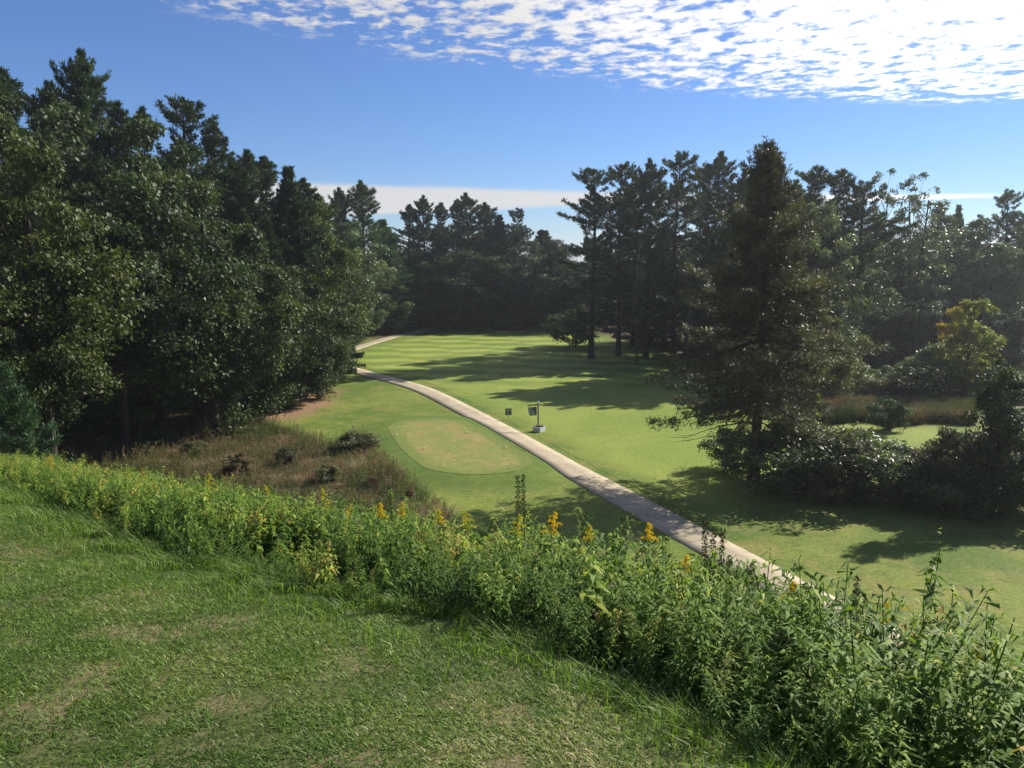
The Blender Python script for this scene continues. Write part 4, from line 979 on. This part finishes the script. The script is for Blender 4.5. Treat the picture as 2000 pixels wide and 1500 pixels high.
for px, py, lb in [(774,852,'tee marker at the back left corner of the tee'),(827,878,'cream tee marker at the front left of the tee'),(911,847,'tee marker at the back right of the tee'),(986,876,'cream tee marker at the right edge of the tee near the path')]:
    x, y = P(px, py, .28); z = float(terr(x, y))+.015
    if tm0 is None:
        tm0 = empty('tee_marker'); bm = bmesh.new(); bmesh.ops.create_icosphere(bm, subdivisions=3, radius=.07)
        for v_ in bm.verts: v_.co.z = max(v_.co.z, -.055)
        for f_ in bm.faces: f_.smooth = True
        me = bpy.data.meshes.new('ball'); bm.to_mesh(me); bm.free(); b_ = link('ball', me, cream, tm0); b_.location = (0, 0, .10)
        A = Acc(); A.tube([(0, 0, -.02), (0, 0, .08)], [.022, .02], 8); link('spike', A.mesh('spike'), metal_m, tm0); o = tm0
    else: o = copy_tree(tm0)
    o.location = (x, y, z); tag(o, lb, 'tee marker', 'tee markers on the tee')
# scattered broken tees
bt = None
for px in (958, 965, 971, 984, 991):
    x, y = P(px, 911 if px != 984 else 913, .28); z = float(terr(x, y))+.015
    if bt is None:
        A = Acc(); A.tube([(0, -.05, .012), (0, .02, .012), (0, .05, .02), (0, .055, .022)], [.006, .012, .022, .002], 8); bt = link('golf_tee', A.mesh('golf_tee'), white_m); o = bt
    else: o = bt.copy(); COL.objects.link(o)
    o.location = (x, y, z); o.rotation_euler = (0, 0, px*.7); tag(o, 'tiny white golf tee lying near the front right of the tee', 'golf tee', 'white golf tees lying on the tee')
# dry stone wall in the shade
wall_m = simplemat('field_stone', (.10, .095, .085), (.24, .22, .20), 1.6, .9, .2, .4)
wx, wy = P(405, 785); A = Acc(); r = RS(13)
for row in range(6):
    xx = -2.9+r.rand()*.3
    while xx < 2.9:
        w = r.uniform(.18, .42); A.box((xx+w, r.normal()*.05, .12+row*.245), (w*.97, .28, .115), r.normal()*.03); xx += w*2
wo = link('stone_wall', A.mesh('stone_wall'), wall_m); wo.location = (wx, wy, float(terr(wx, wy))-.05); wo.rotation_euler = (0, 0, .12); bev(wo, .03)
tag(wo, 'low dry stone wall in deep shade under the left-hand oaks', 'wall')

# unused prototypes would stay at the origin: remove
for k, o in PR.items():
    if k not in used:
        for c in list(o.children): bpy.data.objects.remove(c)
        bpy.data.objects.remove(o)
for o in bpy.data.objects:
    if 'H' in o.keys(): del o['H']

zv = topz(770, 44.6); xv = xat(1608, 44.6, zv); gv = float(terr(xv, 44.6)); r = RS(61); n = 130
f = r.rand(n); zz = (zv-gv)*f; xx = -.25*np.sin(f*2.2)+.10*r.normal(size=n)
A = Acc(); A.tube([(-.25*math.sin(q*2.2), 0, (zv-gv)*q) for q in np.linspace(0, 1, 8)], [.012]*8, 4); rv = empty('vine', (xv, 44.6, gv)); tag(rv, 'climbing vine with yellow-green leaves right of the front spruce trunk', 'vine')
link('stem', A.mesh('stem'), M['bark'], rv)
v, q, t = leaves(np.stack([xx, r.normal(size=n)*.08, zz], 1), r.normal(size=(n, 3)), r.normal(size=(n, 3)), r.uniform(.12, .2, n), r.uniform(.10, .15, n), np.clip(.82+r.normal(size=n)*.05, 0, 1), seg3=False)
link('leaves', mesh_np('leaves', v, q, t), M['weed'], rv)
# ------------------------------------------------------------------ light and sky
SUN_EL = 34; SUN_AZ = 57   # azimuth clockwise from +Y
sd = bpy.data.lights.new('sun', 'SUN'); sd.energy = 5.0; sd.angle = rad(.53); sd.color = (1, .93, .80)
so = bpy.data.objects.new('sun', sd); COL.objects.link(so)
from mathutils import Vector
dirv = Vector((math.sin(rad(SUN_AZ))*math.cos(rad(SUN_EL)), math.cos(rad(SUN_AZ))*math.cos(rad(SUN_EL)), math.sin(rad(SUN_EL))))
so.rotation_euler = (-dirv).to_track_quat('-Z', 'Y').to_euler(); so.location = (60, 40, 60)
w = bpy.data.worlds.new('World'); scene.world = w; w.use_nodes = True; nt = w.node_tree; nt.nodes.clear(); g = N(nt)
sky = g.n('ShaderNodeTexSky', sky_type='NISHITA'); sky.sun_disc = False; sky.sun_elevation = rad(SUN_EL); sky.sun_rotation = rad(SUN_AZ)
sky.air_density = 1.0; sky.dust_density = 0.0; sky.ozone_density = 4.0; sky.altitude = 60
d = g.n('ShaderNodeTexCoord').outputs['Generated']
sx = g.n('ShaderNodeSeparateXYZ'); g.l(d, sx.inputs[0]); dx, dy, dz = sx.outputs
dzc = g.math('MAXIMUM', dz, .02)
ppx = g.math('DIVIDE', dx, dzc); ppy = g.math('DIVIDE', dy, dzc)
cmb = g.n('ShaderNodeCombineXYZ'); g.l(ppx, cmb.inputs[0]); g.l(ppy, cmb.inputs[1])
pv_ = cmb.outputs[0]
# edge of the altocumulus deck
xa = g.math('ADD', ppx, 1.342); xb = g.math('SUBTRACT', ppx, .285)
ye = g.math('SUBTRACT', g.math('ADD', 3.38, g.math('MULTIPLY', xa, .75)), g.math('MULTIPLY', g.math('MULTIPLY', xa, xb), .117))
nb = g.noise(.9, 3, pv_, .6)
cov = g.math('ADD', g.math('SUBTRACT', ye, ppy), g.math('MULTIPLY', g.math('SUBTRACT', nb, .5), .9))
mp = g.n('ShaderNodeMapping'); mp.inputs['Rotation'].default_value = (0, 0, .35); mp.inputs['Scale'].default_value = (1, .85, 1); g.l(pv_, mp.inputs[0])
cells = g.math('ADD', g.math('MULTIPLY', g.noise(8.6, 7, mp.outputs[0], .62, .15), .72), g.math('MULTIPLY', g.noise(2.6, 4, mp.outputs[0], .6, .3), .28))
thr = g.math('SUBTRACT', .540, g.math('MULTIPLY', g.math('MINIMUM', g.math('MAXIMUM', cov, -1.0), 1.2), .075))
thr = g.math('SUBTRACT', thr, g.math('MULTIPLY', g.ss(ppx, -.6, 2.0), .035))
a1 = g.ss(g.math('SUBTRACT', cells, thr), -.055, .10)
a1 = g.math('MULTIPLY', a1, g.ss(cov, -.30, .15))
a1 = g.math('MULTIPLY', a1, g.ss(ppy, .2, 1.2))
a1 = g.math('MULTIPLY', a1, g.ss(ppx, -1.9, -.9))
# low streak near the horizon
el = g.math('ARCSINE', dz)
azn = g.math('DIVIDE', dx, g.math('MAXIMUM', dy, .05))
cw = g.n('ShaderNodeCombineXYZ'); g.l(g.math('MULTIPLY', azn, 4), cw.inputs[0]); g.l(g.math('MULTIPLY', el, 60), cw.inputs[1])
wn = g.noise(1.1, 4, cw.outputs[0], .55)
e2 = g.math('ADD', el, g.math('MULTIPLY', g.math('SUBTRACT', wn, .5), .012))
topE = g.math('SUBTRACT', .0850, g.math('MULTIPLY', g.math('ADD', azn, .12), .026))
botE = g.math('ADD', .0560, g.math('MULTIPLY', g.math('ADD', azn, .02), .055))
botE = g.math('MINIMUM', botE, .0595)
s_top = g.math('SUBTRACT', 1.0, g.ss(g.math('SUBTRACT', e2, topE), -.006, .002))
s_bot = g.ss(g.math('SUBTRACT', e2, botE), -.001, .005)
a2 = g.math('MULTIPLY', g.math('MULTIPLY', g.math('MULTIPLY', s_top, s_bot), .93), g.math('SUBTRACT', 1.0, g.ss(azn, .56, .66)))
alpha = g.math('MAXIMUM', a1, a2)
# clouds brighter toward the sun
dt = g.math('ADD', g.math('ADD', g.math('MULTIPLY', dx, dirv.x), g.math('MULTIPLY', dy, dirv.y)), g.math('MULTIPLY', dz, dirv.z))
br = g.math('ADD', 6.6, g.math('MULTIPLY', g.ss(dt, .5, 1.0), 9.0))
vm = g.n('ShaderNodeVectorMath', operation='SCALE'); vm.inputs[0].default_value = (1.0, .985, .98); g.l(br, vm.inputs[3])
skc = g.mix(1.0, sky.outputs[0], (.66, .80, 1.10), 'MULTIPLY')
colr = g.mix(alpha, skc, vm.outputs[0])
bg = g.n('ShaderNodeBackground'); g.l(colr, bg.inputs[0]); bg.inputs[1].default_value = .070
o = g.n('ShaderNodeOutputWorld'); g.l(bg.outputs[0], o.inputs[0])

hm = bpy.data.materials.new('haze'); hm.use_nodes = True; nt = hm.node_tree; nt.nodes.clear(); g = N(nt)
vol = g.n('ShaderNodeVolumePrincipled'); vol.inputs['Color'].default_value = (.86, .92, 1, 1); vol.inputs['Density'].default_value = HAZE; vol.inputs['Anisotropy'].default_value = .55
o = g.n('ShaderNodeOutputMaterial'); g.l(vol.outputs[0], o.inputs[1])
A = Acc(); A.box((0, 450, 16.5), (1150, 780, 19.5)); hz = link('haze', A.mesh('haze'), hm); tag(hz, kind='stuff')
scene.view_settings.view_transform = 'Standard'; scene.view_settings.look = 'None'; scene.view_settings.gamma = 1; scene.view_settings.use_curve_mapping = False
scene.view_settings.exposure = .70
